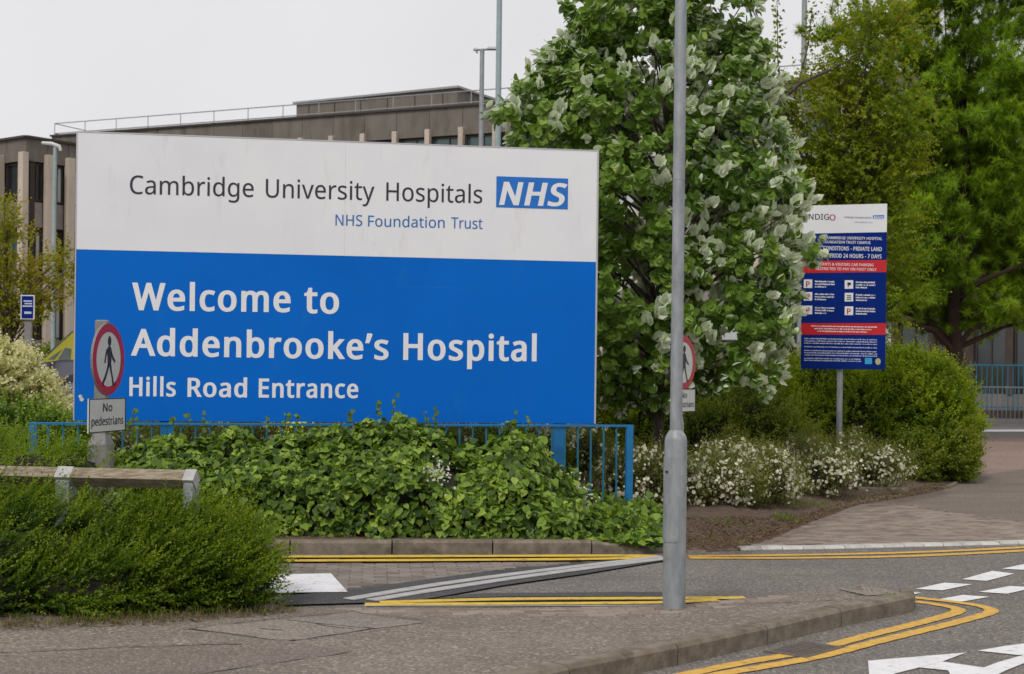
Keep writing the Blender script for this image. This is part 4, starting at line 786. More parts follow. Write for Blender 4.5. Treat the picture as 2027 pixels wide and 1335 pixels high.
# ================================================================== BACKGROUND COLUMNS
def column(px, ybot, ytop, Z, r0, r1, mt, label, kind='none'):
    lean = ROLL * (ybot - ytop) * 0
    a = W(px, 740, Z); hz = PY + (px - PX) * ROLL; zt_ = EYE + (hz - ytop) / F * Z
    root = thing('lamp_column', (a.x, a.y, 0), label, 'street lamp', 'lamp columns in the background')
    obj('base', lathe(Vector((a.x, a.y, 0)), [(0, r0 * 1.5), (1.4, r0 * 1.5), (1.5, r0)], 14), mt, root, smooth=True)
    obj('shaft', lathe(Vector((a.x, a.y, 0)), [(1.45, r0), (zt_, r1)], 14), mt, root, smooth=True); q = Vector((a.x, a.y, zt_))
    if kind == 'twin':
        m = M(); m.tube([q - Vector((.16, 0, .12)), q - Vector((.16, 0, .02)), q + Vector((.5, 0, .02))], .035, 8); obj('arm', m, mt, root)
        m = M(); m.box(q + Vector((.33, 0, .04)), (.34, .25, .09), bevel=.03); obj('lantern', m, lamp_m, root)
        m = M(); m.box(q + Vector((-.2, 0, .0)), (.14, .2, .07), bevel=.02); obj('lantern', m, lamp_m, root)
    if kind == 'bow':
        m = M(); m.tube([q + Vector((.16, 0, -.1)), q + Vector((.12, 0, .02)), q + Vector((-.1, 0, .1)), q + Vector((-.38, 0, .12))], [.045, .06, .06, .05], 8); obj('lantern', m, lamp_m, root, smooth=True)
    if kind == 'arm':
        m = M(); m.tube([q, q + Vector((.4, 0, .3)), q + Vector((1.2, 0, .45))], .04, 8); obj('arm', m, mt, root)
        m = M(); m.box(q + Vector((1.5, 0, .45)), (.7, .3, .12), bevel=.04); obj('lantern', m, lamp_m, root)
    return root
SHIFT = lambda px, y: px + (0)
column(952 - 5, 290, 98, 45, .085, .07, galv_m, 'grey lamp column with short twin lanterns seen above the big sign', 'twin')
column(987 - 7, 300, -60, 38, .09, .07, pole_m, 'tall blue green lamp column rising out of frame left of the whitebeam', 'arm')
column(1584, 400, -60, 42, .10, .075, galv_m, 'tall grey lamp column rising between the two trees at the right', 'arm')
column(104, 690, 292, 42, .062, .055, pole_m, 'slim lamp column with bowed pale head at the building corner', 'bow')
a = W(982, 240, 38)
# ================================================================== BUILDINGS
def wallframe(P0, P1): e = (P1 - P0); L = e.length; e = e / L; n = Vector((e.y, -e.x, 0)); return e, n, L
def facade(root, P0, P1, ztop, bays, floors, fh, fascia, coltop, colw, first_col=True, last_col=True, win=(1.05, 1.95)):
    """P0,P1 ground points left to right seen from outside; storeys hang down from the fascia"""
    e, n, L = wallframe(P0, P1); bw = L / bays; ax = (e, n, UP)
    k = 0
    while k < bays:                                                # fascia in panels with recessed joints
        w_ = bw; c = P0 + e * (k * bw + w_ / 2) + UP * (ztop - fascia / 2); m = M(); m.box(c - n * .15, (w_ - .03, .3, fascia), ax); obj('fascia_panel', m, conc_m, root); k += 1
    m = M(); m.box(P0 + e * L / 2 + UP * (ztop + .06) - n * .1, (L + .1, .5, .12), ax); obj('coping', m, darkframe_m, root)
    for i in range(bays + 1):
        if (i == 0 and not first_col) or (i == bays and not last_col): continue
        c = P0 + e * i * bw + n * .14; z1 = ztop - coltop; m = M(); m.box((c.x, c.y, z1 / 2), (colw, .34, z1), ax, bevel=.02); obj('column', m, fin_m, root)
    for f in range(floors):
        zt_ = ztop - fascia - f * fh
        if zt_ < 1: break
        hwin = fh * .54
        for i in range(bays):
            c = P0 + e * (i + .5) * bw; zc = zt_ - .08 - hwin / 2
            fr = M(); b2 = (bw - colw) / 2; t = .07
            for s in (-1, 1): fr.box(c + e * s * (b2 - t / 2) + UP * zc - n * .2, (t, .12, hwin), ax); fr.box(c + UP * (zc + s * (hwin / 2 - t / 2)) - n * .205, (b2 * 2 - .01, .11, t), ax)
            fr.box(c + e * b2 * .18 + UP * zc - n * .206, (.05, .1, hwin - .1), ax)
            wn = obj('window', fr, darkframe_m, root)
            m = M(); m.box(c + UP * zc - n * .26, (b2 * 2, .02, hwin), ax); r = random.random(); obj('pane', m, glass_a if r < .45 else (glass_b if r < .8 else blind_m), wn)
            m = M(); hs_ = fh - hwin - .35; m.box(c + UP * (zt_ - .08 - hwin - .08 - hs_ / 2) - n * .17, (b2 * 2, .14, hs_), ax); obj('spandrel', m, spandrel_m, root)
    m = M(); m.box(P0 + e * L / 2 + UP * (ztop - fascia) / 2 - n * .45, (L - .1, .3, ztop - fascia), ax); obj('wall', m, tile_m, root)
C0 = W(1000, 205, 90); zt_main = C0.z
def onfac(px): # main facade line at pixel column
    t = None; P = Vector((C0.x, 90, 0)); d = Vector((-17.3, 8, 0)).normalized(); r = ray(px, 740); # x = r.x*y
    s = (P.x - r.x * P.y) / (r.x * d.y - d.x); return P + d * s
mb_ = thing('main_building', onfac(800), 'long grey brown concrete block with cream fins behind the big sign', 'building')
e0 = onfac(910) ; d_ = (onfac(1000) - onfac(100)).normalized(); bwid = (onfac(978) - onfac(910)).length * .995
P0m = e0 - d_ * bwid * 14; P1m = e0 + d_ * bwid * 12
ztm = zt_main
facade(mb_, P0m, P1m, ztm, 26, 4, 3.6, 1.75, 1.32, .33)
e, n, Lm = wallframe(P0m, P1m)
m = M(); back = -n * 14; m.prism([P0m - n * .6 + UP * .01, P1m - n * .6 + UP * .01, P1m + back + UP * .01, P0m + back + UP * .01], UP * (ztm - .1)); obj('roof', m, conc_m, mb_)
# roof railing
rl = M(); zr0, zr1 = ztm + .16, ztm + 1.0
for zz in (zr1, zr0 + .12): rl.tube([P0m - n * .3 + UP * zz, P1m - n * .3 + UP * zz], .035, 6)
rl.tube([P0m - n * .3 + UP * zr1, P0m + back + UP * zr1], .035, 6); rl.tube([P0m - n * .3 + UP * (zr0 + .12), P0m + back + UP * (zr0 + .12)], .035, 6)
rail_o = obj('roof_railing', rl, steelrail_m, mb_)
npst = int(Lm / 2.75)
for i in range(npst + 1):
    c = P0m + e * (Lm * i / npst) - n * .3; m = M(); m.tube([c + UP * (ztm + .1), c + UP * (zr1)], .032, 6); obj('rail_post', m, steelrail_m, rail_o)
for i in range(1, 5):
    c = P0m + back * (i / 4) - n * .3; m = M(); m.tube([c + UP * (ztm - .3), c + UP * zr1], .032, 6); obj('rail_post', m, steelrail_m, rail_o)
# penthouse
pr = W(905, 175, 97.5); plf = W(587, 201, 104); zp = (pr.z + plf.z) / 2; pr.z = plf.z = 0; pn_ = wallframe(plf, pr)[1]
pe = wallframe(plf, pr)[0]; PL_ = (pr - plf).length
m = M(); m.prism([plf + UP * (ztm - .3), pr + UP * (ztm - .3), pr - pn_ * 9 + UP * (ztm - .3), plf - pn_ * 9 + UP * (ztm - .3)], UP * (zp - ztm + .2)); ph = obj('penthouse', m, conc_m, mb_)
m = M(); m.prism([plf + UP * (zp - .1) + pn_ * .2 - pe * .2, pr + UP * (zp - .1) + pn_ * .2 + pe * .2, pr - pn_ * 9.2 + UP * (zp - .1) + pe * .2, plf - pn_ * 9.2 + UP * (zp - .1) - pe * .2], UP * .14); obj('penthouse_coping', m, steelrail_m, ph)
for k in range(6):
    c = plf + pe * PL_ * (k + .5) / 6; m = M(); m.box(c + pn_ * .03 + UP * (ztm + zp - .2) / 2, (.04, .05, zp - ztm - .3), (pe, pn_, UP)); obj('panel_joint', m, darkframe_m, ph)
# left wing
cz = 75; cc = W(52, 273, cz); zw = cc.z; cc.z = 0
lw = thing('side_wing', cc, 'lower concrete wing with cream fins and teal windows at far left', 'building')
dl = Vector((-1.45, 1.1, 0)).normalized(); dr_ = Vector((1.1, 1.45, 0)).normalized()
def facpt(d, px): r = ray(px, 740); s = (cc.x - r.x * cc.y) / (r.x * d.y - d.x); return cc + d * s
bl_ = (facpt(dl, -1) - cc).length; nb = 5
facade(lw, cc + dl * bl_ * nb, cc + dl * .02, zw, nb, 4, 3.55, 1.15, .75, .42, last_col=True)
br_ = (facpt(dr_, 89) - cc).length
facade(lw, cc + dr_ * .02, cc + dr_ * br_ * 4, zw, 4, 4, 3.55, 1.15, .75, .42, first_col=False)
m = M(); q0, q1 = cc + dl * bl_ * nb, cc + dr_ * br_ * 4; ins = (dl + dr_) * .7; m.prism([cc + ins, q1 + dl * .6, q1 + dl * bl_ * nb, q0 + dr_ * .6], UP * (zw - .05)); obj('roof', m, conc_m, lw)
# dark low block at right behind the pine
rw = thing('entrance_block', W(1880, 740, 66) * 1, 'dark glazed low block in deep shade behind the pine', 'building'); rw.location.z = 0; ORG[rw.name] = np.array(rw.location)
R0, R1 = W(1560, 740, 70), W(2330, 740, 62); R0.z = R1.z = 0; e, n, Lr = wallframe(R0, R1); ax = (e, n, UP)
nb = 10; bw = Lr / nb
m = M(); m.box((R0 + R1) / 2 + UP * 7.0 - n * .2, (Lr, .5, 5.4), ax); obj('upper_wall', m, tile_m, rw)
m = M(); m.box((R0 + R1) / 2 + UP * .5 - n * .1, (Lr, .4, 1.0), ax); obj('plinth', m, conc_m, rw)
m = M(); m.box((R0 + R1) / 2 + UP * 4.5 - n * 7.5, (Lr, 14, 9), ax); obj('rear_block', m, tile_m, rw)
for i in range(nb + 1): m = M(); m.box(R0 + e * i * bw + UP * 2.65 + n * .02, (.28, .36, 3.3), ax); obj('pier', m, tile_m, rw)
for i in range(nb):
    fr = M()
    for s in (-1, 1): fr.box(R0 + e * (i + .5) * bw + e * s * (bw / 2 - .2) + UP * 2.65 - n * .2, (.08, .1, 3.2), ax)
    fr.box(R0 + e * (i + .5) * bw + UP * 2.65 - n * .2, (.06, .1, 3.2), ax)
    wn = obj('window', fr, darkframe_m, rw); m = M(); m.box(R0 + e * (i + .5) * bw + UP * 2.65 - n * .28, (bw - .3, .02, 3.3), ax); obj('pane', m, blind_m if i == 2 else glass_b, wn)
# two fences at right: blue on a low wall, pale galvanised in front
def barfence(name, pa, pb_, Z1, Z2, ytop1, ytop2, z0, sp, rb_, mt, mt2, lab, posts=()):
    a = W(pa, ytop1, Z1); b = W(pb_, ytop2, Z2); b.z = a.z; d = b - a; L_ = d.length; d.normalize(); n_ = Vector((d.y, -d.x, 0))
    root = thing(name, (a.x, a.y, z0), lab, 'fence')
    for zz in (a.z, z0 + .1): m = M(); m.box((a + b) / 2 + UP * (zz - a.z), (L_, .06, .06), (d, n_, UP)); obj('rail', m, mt2, root)
    nn = int(L_ / sp)
    for i in range(nn + 1):
        c = a + d * (L_ * i / nn); m = M(); th = rb_ * (2.4 if i % 18 == 0 else 1)
        m.tube([(c.x, c.y, z0), (c.x, c.y, a.z - .031)], th, 5); obj('post' if i % 18 == 0 else 'bar', m, mt, root)
    return root
wa, wb = W(1880, 740, 60), W(2400, 740, 58); wa.z = wb.z = 0; e, n, Lw = wallframe(wa, wb)
wz = EYE + (751 - 812) / F * 59
m = M(); m.box((wa + wb) / 2 + UP * wz / 2, (Lw, .35, wz), (e, n, UP), bevel=.03)
obj('low_wall', m, tile_m, org=(wa.x, wa.y, 0), label='low brown wall carrying the blue railing at the right edge', cat='wall')
barfence('blue_railing', 1872, 2400, 60, 58, 722, 722.5, wz, .2, .02, railteal_m, railteal_m, 'blue railing on top of the low wall at right edge')
barfence('grey_railing', 1925, 2400, 56, 54.5, 766, 766, .03, .155, .014, galv_m, galv_m, 'pale grey bar railing at road level before the low wall')
# ================================================================== VEHICLES
def vehicle(name, prof, x0, yc, wid, mt, label, cat, wins, band=None, wheels=(), wr=.35):
    root = thing(name, (x0, yc, 0), label, cat); a = yc
    m = M(); vs = prof; n_ = len(vs); inset = .0
    P_ = [(x0 + x, yc + (.12 if z > 1.35 else 0), z) for x, z in vs]; Q_ = [(x0 + x, yc + wid - (.12 if z > 1.35 else 0), z) for x, z in vs]
    m.add(P_ + Q_, [tuple(range(n_)), tuple(range(n_, 2 * n_))[::-1]] + [(i, n_ + i, n_ + (i + 1) % n_, (i + 1) % n_) for i in range(n_)]); obj('body', m, mt, root)
    for nm, wv in wins:
        m = M(); m.prism([(x0 + x, yc + .06 + (.05 if z > 1.6 else 0), z) for x, z in wv], (0, .05, 0)); obj(nm, m, carglass_m, root)
    if band: m = M(); m.box((x0 + band[0], yc - .012, band[1]), (band[2], .024, band[3])); obj('side_band', m, amb_b, root)
    for wx in wheels:
        for yy in (yc - .02, yc + wid - .2):
            m = M(); m.tube([(x0 + wx, yy, wr), (x0 + wx, yy + .22, wr)], wr, 20); wh = obj('wheel', m, tyre_m, root, smooth=True)
            m = M(); m.tube([(x0 + wx, yy - .012, wr), (x0 + wx, yy + .03, wr)], wr * .6, 16); obj('rim', m, galv_m, wh, smooth=True)
    return root
ax_ = W(145, 740, 30).x
v = vehicle('ambulance', [(5.0, .4), (5.0, 2.68), (1.4, 2.68), (.35, 2.62), (0, 2.44), (-1.15, 1.36), (-2.0, 1.15), (-2.25, .95), (-2.25, .4)], ax_, 30, 2.0, amb_m, 'yellow ambulance cab showing between the cream shrub and big sign', 'ambulance',
            [('side_window', [(-.36, 1.83), (-.10, 1.83), (-.08, 2.05), (-.2, 2.08)]), ('side_window', [(-.56, 1.83), (-.42, 1.83), (-.27, 2.04)])], (1.2, 1.60, 6.2, .36), (-1.3, 3.6), .36)
m = M(); m.prism([(ax_ - 1.12, 30.2, 1.42), (ax_ - .06, 30.2, 2.42), (ax_ - .06, 31.8, 2.42), (ax_ - 1.12, 31.8, 1.42)], (-.02, 0, .02)); obj('windscreen', m, carglass_m, v)
m = M(); m.box((ax_ + 1.0, 31, 2.74), (.3, 1.3, .12), bevel=.03); obj('light_bar', m, nhs_m, v)
cx_ = W(120, 740, 25.5).x
v = vehicle('parked_car', [(2.2, .35), (2.25, 1.1), (1.9, 1.70), (.9, 1.82), (-.35, 1.80), (-.62, 1.74), (-1.2, 1.25), (-1.9, 1.08), (-2.05, .8), (-2.05, .35)], cx_ + .3, 25.5, 1.8, car_m, 'slate coloured car parked in front of the yellow ambulance', 'car',
            [('side_window', [(-.85, 1.3), (.3, 1.3), (.3, 1.68), (-.4, 1.68)]), ('side_window', [(.36, 1.3), (1.7, 1.3), (1.5, 1.64), (.36, 1.68)])], None, (-1.3, 1.4), .33)
# ================================================================== VEGETATION
TPL = {
 'oval': (np.array([(0, 0, 0), (.29, .28, .10), (.32, .58, .09), (0, 1, -.06), (-.32, .58, .09), (-.29, .28, .10)]), [(0, 1, 2, 3), (0, 3, 4, 5)]),
 'round': (np.array([(0, 0, 0), (.30, .12, .07), (.44, .42, .08), (.26, .82, .03), (0, 1, -.05), (-.26, .82, .03), (-.44, .42, .08), (-.30, .12, .07), (0, .5, -.02)]), [(0, 1, 2, 8), (8, 2, 3, 4), (8, 4, 5, 6), (0, 8, 6, 7)]),
 'ivy': (np.array([(0, 0, 0), (.26, -.10, .05), (.46, .14, .02), (.43, .42, .05), (.26, .72, .04), (0, 1.0, -.09), (-.26, .72, .04), (-.43, .42, .05), (-.46, .14, .02), (-.26, -.10, .05), (0, .45, -.02)]), [(0, 1, 2, 3), (0, 3, 4, 10), (10, 4, 5), (10, 5, 6), (0, 10, 6, 7), (0, 7, 8, 9)]),
 'small': (np.array([(0, 0, 0), (.27, .5, .05), (0, 1, -.03), (-.27, .5, .05)]), [(0, 1, 2), (0, 2, 3)]),
 'needle': (np.array([(-.055, 0, 0), (.055, 0, 0), (0, 1, 0)]), [(0, 1, 2)]),
 'lance': (np.array([(0, 0, 0), (.15, .45, .03), (0, 1, -.03), (-.15, .45, .03)]), [(0, 1, 2), (0, 2, 3)]),
 'maple': (np.array([(0, 0, 0), (.45, .25, .05), (.2, .45, 0), (0, 1, -.05), (-.2, .45, 0), (-.45, .25, .05)]), [(0, 1, 2, 3), (0, 3, 4, 5)]),
 'petal': (np.array([(math.cos(t * math.pi / 3) * .5, .5 + math.sin(t * math.pi / 3) * .5, .06 * (t % 2)) for t in range(6)]), [(0, 1, 2, 3, 4, 5)]),
}
def nrm(a): return a / np.maximum(np.linalg.norm(a, axis=-1, keepdims=True), 1e-9)
def basis(D, N):
    D = nrm(D); N = N - (N * D).sum(1, keepdims=True) * D; N = nrm(N); X = np.cross(D, N); return X, D, N
def inst(tpl, P, D, N, S):
    T, Fs = TPL[tpl]; X, Dd, Nn = basis(D, N); n = len(P); k = len(T); S = np.broadcast_to(S, (n,))
    V = P[:, None, :] + S[:, None, None] * (T[None, :, 0:1] * X[:, None] + T[None, :, 1:2] * Dd[:, None] + T[None, :, 2:3] * Nn[:, None])
    off = (np.arange(n) * k)[:, None]; out = []
    by = {}
    for f in Fs: by.setdefault(len(f), []).append(f)
    for kk, fl in by.items(): out.append((off[:, :, None] + np.array(fl)[None]).reshape(-1, kk))
    per = [len(fl) for fl in by.values()]
    return V.reshape(-1, 3), out, per
def foliage(name, tpl, P, D, N, S, mt, parent, R=None, kind='stuff'):
    org = np.array(parent.location); n = len(P); R = RNG.random(n) if R is None else R
    V, Fc, per = inst(tpl, P - org, D, N, S)
    me = fastmesh(name, V, Fc, [np.repeat(R, p) for p in per], mt); return linkmesh(name, me, parent, kind=kind)
def leaf_parts(name, tpl, P, D, N, S, mt, parent):
    """single leaves, each an object of its own, sharing one mesh"""
    T, Fs = TPL[tpl]; me = bpy.data.meshes.new(name); me.from_pydata([tuple(t) for t in T], [], Fs); me.materials.append(mt)
    org = Vector(parent.location); X, Dd, Nn = basis(D, N); S = np.broadcast_to(S, (len(P),))
    for i in range(len(P)):
        o = bpy.data.objects.new(name, me); COL.objects.link(o); o.parent = parent; s = float(S[i])
        M4 = Matrix(((X[i][0] * s, Dd[i][0] * s, Nn[i][0] * s, P[i][0] - org.x), (X[i][1] * s, Dd[i][1] * s, Nn[i][1] * s, P[i][1] - org.y), (X[i][2] * s, Dd[i][2] * s, Nn[i][2] * s, P[i][2] - org.z), (0, 0, 0, 1)))
        o.matrix_basis = M4
def split_leaves(name, tpl, P, D, N, S, mt, parent, score, k=300):
    idx = np.argsort(score); a, b = idx[:k], idx[k:]
    leaf_parts('leaf', tpl, P[a], D[a], N[a], S[a], mt, parent); foliage(name, tpl, P[b], D[b], N[b], S[b], mt, parent)
def usph(n): return nrm(RNG.normal(size=(n, 3)))
def lump(P, f, ph=0):
    x, y, z = P[:, 0] * f + ph, P[:, 1] * f + ph * 1.3, P[:, 2] * f + ph * .7
    return (np.sin(x * 1.9 + 1.3 * np.sin(y * 1.1)) + np.sin(y * 2.3 + 1.1 * np.sin(z * 1.7 + 1)) + np.sin(z * 2.1 + 1.4 * np.sin(x * 1.3 + 2))) / 3
def blobs_sample(B, n, depth=.25, amp=.12, f=3, ph=0, zmin=None, front=0.0):
    """B: (x,y,z,rx,ry,rz). Points near the surface of the union, with outward normals."""
    B = np.array(B, float); wts = (B[:, 3] * B[:, 4] + B[:, 4] * B[:, 5] + B[:, 3] * B[:, 5]); wts /= wts.sum(); P, Nn = [], []; tot = 0
    while tot < n:
        k = RNG.choice(len(B), size=n, p=wts); u = usph(n); r = 1 - np.minimum(RNG.exponential(depth * .5, n), .9)
        if front: r = np.where(u[:, 1] > front, 2, r)
        c, R = B[k, :3], B[k, 3:]; p = c + u * R; rr = r + amp * lump(p, f, ph); q = c + u * R * rr[:, None]; nn = nrm(u / R)
        ok = r < 1.5
        for j in range(len(B)):
            d = (((q - B[j, :3]) / B[j, 3:]) ** 2).sum(1); ok &= (j == k) | (d > (1 - depth * 1.3) ** 2)
        if zmin is not None: ok &= q[:, 2] > zmin
        P.append(q[ok]); Nn.append(nn[ok]); tot += ok.sum()
    return np.concatenate(P)[:n], np.concatenate(Nn)[:n]
def shoots(P, D, length, nl, size, spread=.8, curl=.15, pair=True):
    """leaves along short twigs; returns leaf arrays and the twig ends"""
    n = len(P); L_ = length * (0.6 + .7 * RNG.random(n)); X, Dd, Nn = basis(D, usph(n)); t = (np.arange(nl) + .5) / nl
    LP, LD, LN, LS, LR = [], [], [], [], []; up = np.array([0, 0, 1.0]); R0 = RNG.random(n)
    for i, tt in enumerate(t):
        dd = nrm(Dd + up * curl * tt * 2); pos = P + Dd * (L_ * tt)[:, None] + up * (curl * L_ * tt * tt)[:, None]
        a = (i * 2.4) if not pair else (math.pi * (i % 2) + (i // 2) * 1.57); side = X * math.cos(a) + Nn * math.sin(a)
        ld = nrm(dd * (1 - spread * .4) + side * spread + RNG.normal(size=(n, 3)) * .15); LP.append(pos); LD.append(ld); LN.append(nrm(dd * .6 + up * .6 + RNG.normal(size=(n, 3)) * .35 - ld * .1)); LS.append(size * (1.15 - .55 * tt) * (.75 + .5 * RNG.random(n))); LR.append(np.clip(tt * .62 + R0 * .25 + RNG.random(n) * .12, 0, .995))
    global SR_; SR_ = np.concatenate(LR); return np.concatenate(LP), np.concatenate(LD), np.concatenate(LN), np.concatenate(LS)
def pxblob(px, py, Y, rp, ry=None, sy=1.0, rpy=None):
    c = W(px, py, Y); s = Y / F; return (c.x, c.y, c.z, rp * s, (ry if ry is not None else rp * s * .9), (rpy or rp) * s)
def core(root, B, k=.7, zmin=None, mt=None):  # solid filler shells that stop see-through, coloured dark as the bush's inner shade
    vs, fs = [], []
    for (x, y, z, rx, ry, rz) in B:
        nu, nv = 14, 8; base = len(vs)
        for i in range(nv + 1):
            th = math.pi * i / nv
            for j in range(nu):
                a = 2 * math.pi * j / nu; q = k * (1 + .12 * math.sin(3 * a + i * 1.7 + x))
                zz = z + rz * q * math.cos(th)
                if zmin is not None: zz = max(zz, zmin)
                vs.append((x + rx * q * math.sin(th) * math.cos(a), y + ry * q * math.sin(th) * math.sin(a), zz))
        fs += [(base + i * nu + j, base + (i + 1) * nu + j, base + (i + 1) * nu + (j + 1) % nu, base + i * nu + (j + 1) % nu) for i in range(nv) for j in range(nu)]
    m = M(); m.add(vs, fs); return obj('shade_core', m, mt or core_m, root, smooth=True, kind='stuff')
def branches(root, base, top, tips, r0, mt, name='trunk', wob=.06, rtip=.012, seg=8, kinks=5):
    base, top = Vector(base), Vector(top); pts = [base.lerp(top, i / kinks) + Vector((random.uniform(-wob, wob), random.uniform(-wob, wob), 0)) * (0 < i) for i in range(kinks + 1)]
    m = M(); m.tube(pts, [r0 * (1.25 if i == 0 else 1 - .72 * i / kinks) for i in range(kinks + 1)], seg + 4); tr = obj(name, m, mt, root, smooth=True)
    m = M()
    for tp in tips:
        tp = Vector(tp); zf = max(.12, min(.92, (tp.z - base.z) / max(.1, (top.z - base.z)) * .72)); k = zf * kinks; a = pts[int(k)].lerp(pts[min(kinks, int(k) + 1)], k - int(k)); r = r0 * (1 - .7 * zf) * .5
        mid = a.lerp(tp, .5) + Vector((random.uniform(-.1, .1), random.uniform(-.1, .1), random.uniform(-.02, .12))) * (tp - a).length; m.tube([a, a.lerp(mid, .5), mid, mid.lerp(tp, .6), tp], [r, r * .8, r * .55, r * .35, rtip * .6], 6, caps=False)
    if tips: obj('limbs', m, mt, root, smooth=True, kind='stuff')
    return tr
A = np.array
# ------------------------------------------------------------------ leaf materials
lf_bronze = leafmat('leaf_bronze', [(0.07, 0.098, 0.0112), (0.168, 0.196, 0.0168), (0.28, 0.28, 0.028), (0.364, 0.21, 0.07)], nscale=.8, trans=.35, spec=.2, nw=.5)
lf_front = leafmat('leaf_small_dark', [(0.01, 0.03, 0.003), (0.045, 0.095, 0.006), (0.12, 0.19, 0.01), (0.25, 0.33, 0.025)], nscale=3, rough=.5, trans=.3, spec=.25, nw=.22)
lf_ivy = leafmat('leaf_ivy', [(0.0244, 0.0547, 0.0084), (0.0793, 0.1425, 0.0189), (0.1769, 0.285, 0.0357), (0.3538, 0.4674, 0.0788)], nscale=2.5, rough=.5, trans=.25, spec=.3, nw=.25)
lf_white = leafmat('leaf_whitebeam', [(0.036, 0.0762, 0.011), (0.084, 0.1568, 0.0198), (0.156, 0.252, 0.0396), (0.288, 0.392, 0.088)], under=(.70, .76, .58), nscale=1.1, rough=.5, trans=.2, spec=.25, nw=.35)
lf_maple = leafmat('leaf_maple', [(0.0473, 0.0765, 0.0078), (0.105, 0.153, 0.0117), (0.1995, 0.255, 0.0182), (0.3045, 0.2754, 0.039)], nscale=.8, trans=.42, spec=.2, nw=.35)
lf_pine = leafmat('needles', [(0.0368, 0.0728, 0.006), (0.1155, 0.2016, 0.014), (0.231, 0.3584, 0.026), (0.3465, 0.4928, 0.05)], nscale=.7, rough=.6, trans=.32, spec=.2, nw=.45)
lf_olive = leafmat('leaf_olive', [(0.0398, 0.0791, 0.0048), (0.1022, 0.1641, 0.0097), (0.2158, 0.2978, 0.0163), (0.3409, 0.3523, 0.0325)], nscale=1.3, trans=.32, spec=.2, nw=.45)
lf_dark = leafmat('leaf_dark_shrub', [(0.0345, 0.0654, 0.0056), (0.0776, 0.119, 0.0098), (0.1466, 0.1963, 0.0168), (0.2242, 0.2499, 0.028)], nscale=1.3, trans=.25, spec=.25, nw=.4)
lf_cream = leafmat('leaf_variegated', [(0.2, 0.27, 0.06), (0.46, 0.47, 0.19), (0.66, 0.64, 0.34), (0.74, 0.71, 0.46)], nscale=3, trans=.25, spec=.2, nw=.3)
lf_lime = leafmat('leaf_lime', [(0.085, 0.152, 0.0108), (0.153, 0.24, 0.018), (0.238, 0.32, 0.027)], nscale=3, trans=.3, spec=.2)
lf_rose = leafmat('leaf_grey_olive', [(0.0743, 0.0878, 0.0156), (0.162, 0.1823, 0.0364), (0.27, 0.2835, 0.078)], nscale=3, trans=.2, spec=.15)
petal_m = leafmat('white_petal', [(0.55, 0.5221, 0.378), (0.68, 0.6501, 0.504), (0.76, 0.7289, 0.594)], nscale=5, trans=.2, spec=.1)
litter_m = leafmat('dry_litter', [(.06, .035, .02), (.13, .08, .045), (.22, .15, .09)], nscale=5, trans=.05, spec=.1)
grass_m = leafmat('grass_blade', [(.06, .11, .015), (.12, .19, .03), (.22, .24, .06)], nscale=4, trans=.3, spec=.2)

# ------------------------------------------------------------------ front shrub (two bushes under the knee rail)
def small_shrub(name, B, n, label, cat='shrub', group=None, bias=(.55, 0, .35), sz=.024, mt=lf_front, zmin=.0, length=.17, nl=13, loc=None, spread=.8, depth=.28, corek=.72, tpl='small', amp=.2, f=4, clump=7, cj=.07):
    B = [tuple(b) for b in B]; root = thing(name, loc or (B[0][0], B[0][1], zmin), label, cat, group)
    P, Nn = blobs_sample(B, n // clump, depth, amp, f, RNG.random() * 9, zmin=zmin - .02); D = nrm(Nn * .8 + A(bias) + RNG.normal(size=P.shape) * .33); P = np.repeat(P, clump, 0); D = np.repeat(D, clump, 0); P = P + RNG.normal(size=P.shape) * cj * A([1, 1, .7]) + D * RNG.uniform(-.06, .06, (len(P), 1)); D = nrm(D + RNG.normal(size=D.shape) * .22); Nn = D; LP, LD, LN, LS = shoots(P, D, length, nl, sz, spread)
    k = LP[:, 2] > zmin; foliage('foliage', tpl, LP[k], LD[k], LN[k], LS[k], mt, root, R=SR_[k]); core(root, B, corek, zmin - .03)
    m = M(); c0 = Vector((B[0][0], B[0][1], zmin - .05))
    for i in range(60):
        q_ = (i * 7) % len(P); p = P[q_]; m.tube([c0.lerp(Vector(p), .35) - Vector((0, 0, .05)), Vector(p) + Vector(D[q_]) * .08], [.006, .002], 4, caps=False)
    obj('stems', m, twig_m, root, kind='stuff'); return root
zf = .07
FS1 = [pxblob(60, 1125, 10.0, 200, .7, rpy=112), pxblob(-160, 1105, 10.0, 240, .8, rpy=135), pxblob(180, 1090, 10.3, 130, .5, rpy=90), pxblob(0, 1060, 10.6, 150, .45, rpy=62), pxblob(150, 1165, 9.6, 160, .38, rpy=58), pxblob(-60, 1175, 9.5, 190, .38, rpy=60)]
FS2 = [pxblob(360, 1115, 10.2, 110, .5, rpy=88), pxblob(425, 1065, 10.5, 48, .34, rpy=42), pxblob(430, 1135, 10.1, 72, .36, rpy=64), pxblob(290, 1150, 9.8, 120, .36, rpy=62), pxblob(478, 1165, 10.0, 40, .26, rpy=32), pxblob(310, 1060, 10.7, 95, .36, rpy=48)]
small_shrub('evergreen_shrub', FS1, 4600, 'dark small leaved evergreen shrub at bottom left in front of the knee rail', zmin=.07, group='evergreen shrubs along the pavement', length=.27, nl=20, sz=.034, bias=(1.3, -.15, .28), amp=.32, f=4.4, spread=.55, clump=9, cj=.045)
small_shrub('evergreen_shrub', FS2, 3300, 'rounded small leaved evergreen shrub next to the white road block', zmin=.05, group='evergreen shrubs along the pavement', length=.25, nl=19, sz=.034, bias=(1.3, -.15, .28), amp=.32, f=4.4, spread=.55, clump=9, cj=.045)
